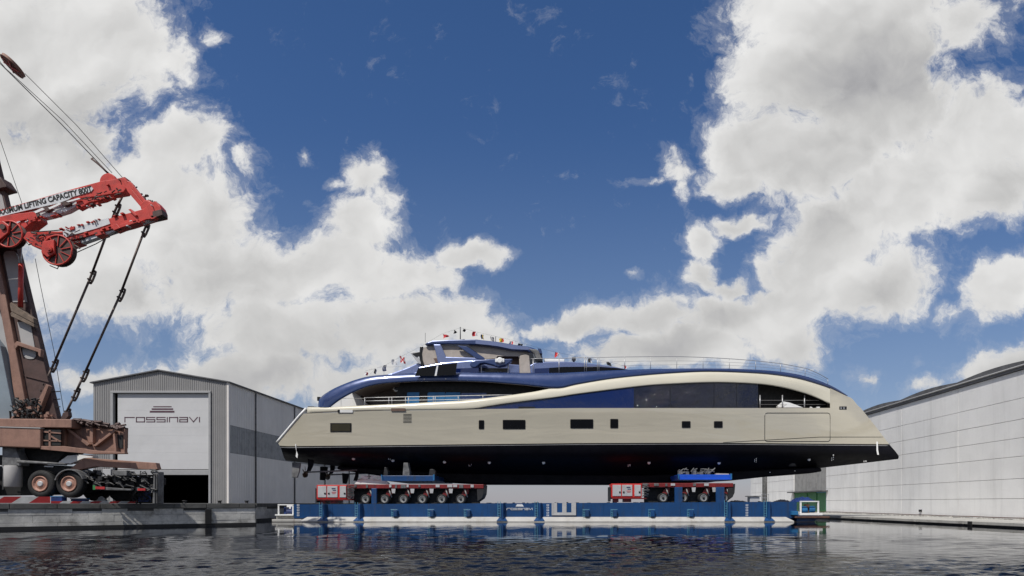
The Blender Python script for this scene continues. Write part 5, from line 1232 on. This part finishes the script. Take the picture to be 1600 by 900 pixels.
pendant([(193,303),(181,327),(142,432),(83,571),(67.5,605),(54,635)], None, 'left of the two long brown pendant rods, hanging from the upper arm')
pendant([(235,345),(226,359),(188,460),(131,586),(117,616),(102,648)], None, 'right of the two long brown pendant rods, hanging from the lower arm head')
obj('pendant_anchor', MB().pxprism([(44,630),(58,628),(72,600),(76,603),(62,640),(50,656),(40,656)], CD-.4, .3), M['brown'], crane, bevel=.02)
obj('pendant_anchor', MB().pxprism([(98,645),(106,643),(107,650),(102,656),(94,656)], CD-.3, .3), M['brown2'], crane, bevel=.02)
# ropes
rp = [([(-30,66),(0,99),(95,193),(165,266),(192,290)], .028, 'thick dark hoist rope, lower of the three running down to the arm'),
      ([(-30,60),(8,106),(100,190),(175,270)], .02, 'thin middle hoist rope of the three running down to the arm'),
      ([(39,115),(120,196),(197,284)], .02, 'thin upper hoist rope running from the red sheave to the arm head'),
      ([(-6,200),(35,320)], .016, 'short steep rope passing behind the upper arm lettering'),
      ([(55,404),(62,440),(85,552),(100,645)], .016, 'long steep rope hanging from the lower arm drum to the deck')]
for pts, r_, lab in rp:
    tag(obj('rope', MB().tube([PC(x, y, CD+.3) for x, y in pts], r_, 5), M['rope'], origin=PC(*pts[0])), lab, 'rope', 'crane ropes')
tag(obj('chain_end', MB().tube([PC(143,248), PC(152,255), PC(160,262), PC(168,270)], .06, 6).tube([PC(146,246), PC(143,250)], .03, 5), M['brown2'], origin=PC(168, 270)), 'short rusty chain piece on the ropes above the arm sheave', 'chain')
sh = thing('hook_sheave', 'rusty red tilted rope sheave at the left edge of the sky', 'sheave', PC(20, 103))
ax = Vector((.55, .32, .78)).normalized(); c = PC(20, 103)
obj('wheel_rim', MB().lathe(c, ax, [(-.05, .60), (-.08, .68), (-.03, .66), (.03, .66), (.08, .68), (.05, .60)], 28), M['brown'], sh)
m = MB(); sx = ax.cross(Vector((0, 0, 1))).normalized(); sy = ax.cross(sx)
for i in range(6): a = i*math.pi/3; d = sx*math.cos(a)+sy*math.sin(a); m.bar(c+d*.05-ax*.12, c+d*.6-ax*.12, .07, .05, up=ax)
obj('spoke', m, M['red'], sh); obj('arm', MB().bar(PC(-20, 70), PC(20, 101), .16, .1), M['brown'], sh)

# ------------------------------------------------------------------ things on the quay edge
def quay_pt(px, back=.3):     # point on the quay top edge seen at px
    for i in range(2000):
        t_ = i/2000*Lq; p = qa+qd*t_
        if p.y > 1 and (p.x/p.y)*F+CX >= px: break
    return p-qn*back
def bar_on_quay(name, lab, cat, pxa, pxb, h, th, stripes, zoff=.0, back=.35, grp=None):
    a = quay_pt(pxa, back); c = quay_pt(pxb, back); t_ = thing(name, lab, cat, (a.x, a.y, QZ), grp); n_ = stripes
    L_ = (c-a).length; d = (c-a).normalized(); nn = Vector((d.y, -d.x, 0))
    for i in range(n_):
        s0, s1 = L_*i/n_, L_*(i+1)/n_; sh_ = h*1.2
        lo0, lo1 = max(0, s0-sh_*.5), max(0, s1-sh_*.5) if i < n_-1 else L_; hi0, hi1 = (s0+sh_*.5 if i else 0), (min(L_, s1+sh_*.5))
        z0 = QZ+zoff+.012; z1_ = z0+h; A = lambda s_, z, o_=0: Vector((a.x+d.x*s_-nn.x*o_, a.y+d.y*s_-nn.y*o_, z))
        obj('stripe_section', MB().hexa([A(lo0, z0), A(lo1, z0), A(lo1, z0, th), A(lo0, z0, th), A(hi0, z1_), A(hi1, z1_), A(hi1, z1_, th), A(hi0, z1_, th)]), M['barred'] if i % 2 == 0 else M['barwht'], t_)
    return t_
bar_on_quay('barrier_beam', 'thick red and white striped barrier beam lying on the quay edge', 'barrier', -60, 78, .36, .25, 5, .02)
bar_on_quay('barrier_plank', 'long thin faded red and white plank on the quay edge under the crane wheels', 'barrier', 79, 215, .13, .2, 9)
for (px, c_, lab, w, h) in ((92, 'tarpb', 'blue crate between the crane wheels on the quay', .32, .38), (125, 'tarpb', 'small blue crate right of the second crane wheel', .4, .26)):
    p = quay_pt(px, .9); t_ = thing('crate', lab, 'crate', (p.x, p.y, QZ), 'blue crates on the quay')
    obj('shell', MB().box(p.x-w, p.x+w, p.y-.2, p.y+.2, QZ, QZ+h), M[c_], t_, bevel=.02); obj('lid', MB().box(p.x-w-.03, p.x+w+.03, p.y-.22, p.y+.22, QZ+h+.004, QZ+h+.05), M['bargelt'], t_)
for (px, lab, s_) in ((88, 'white crumpled sack left of the blue crate', .28), (160, 'white pointed sack heap under the crane tail', .5)):
    p = quay_pt(px, 1.4); m = MB(); rn = random.Random(px); rows = []
    for j in range(5):
        rows.append([(p.x+s_*math.cos(i/10*2*math.pi)*(1-j/4.4)*rn.uniform(.8, 1.15), p.y+s_*.6*math.sin(i/10*2*math.pi)*(1-j/4.4)*rn.uniform(.8, 1.1), QZ+s_*.9*(j/4)**.8) for i in range(11)])
    tag(obj('sack', m.grid(rows, False), M['fwhite'], origin=(p.x, p.y, QZ)), lab, 'sack', 'white sacks on the quay')
# stack of gear behind the carrier tail
gr = thing('gear_rack', 'jumbled blue and white gear beside the crane tail leg', 'equipment', P(222, 784, CD+1.))
obj('white_drum', MB().lathe(P(211, 766, CD+1), (.1, 0, 1), [(0, .2), (.7, .24), (.95, .18)], 12), M['fwhite'], gr)
m = MB(); 
for k in range(9): x = 217+k*2.2; m.tube([P(x, 784, CD+.8), P(x+rnd.uniform(-2, 2), 760, CD+.8), P(x+rnd.uniform(-3, 3), 750, CD+.9)], .05, 5)
obj('blue_frame', m, M['tarpb'], gr); obj('white_strip', MB().pxprism([(233,746),(237,745),(238,760),(236,770)], CD+.7, .1), M['white'], gr)
m = MB()
for k in range(40): x = rnd.uniform(203, 236); y = rnd.uniform(765, 784); m.tube([P(x, y, CD+.6), P(x+rnd.uniform(-5, 5), y+rnd.uniform(-5, 5), CD+.6)], .05, 4)
obj('black_gear', m, M['dark'], gr, kind='stuff')
# a second outrigger leg farther off and small bollards along the coping
for px in (290, 345, 388):
    p = quay_pt(px, .5)
    o = obj('mooring_bollard', MB().lathe((p.x, p.y, QZ), (0, 0, 1), [(0, .13), (.02, .10), (.12, .09), (.16, .15), (.2, .13)], 12), M['dark'], origin=(p.x, p.y, QZ))
    tag(o, {290: 'low iron bollard on the coping in front of the hangar opening', 345: 'low iron bollard on the coping below the hangar corner', 388: 'low iron bollard nearest the dark end of the quay'}[px], 'bollard', 'iron bollards on the quay')
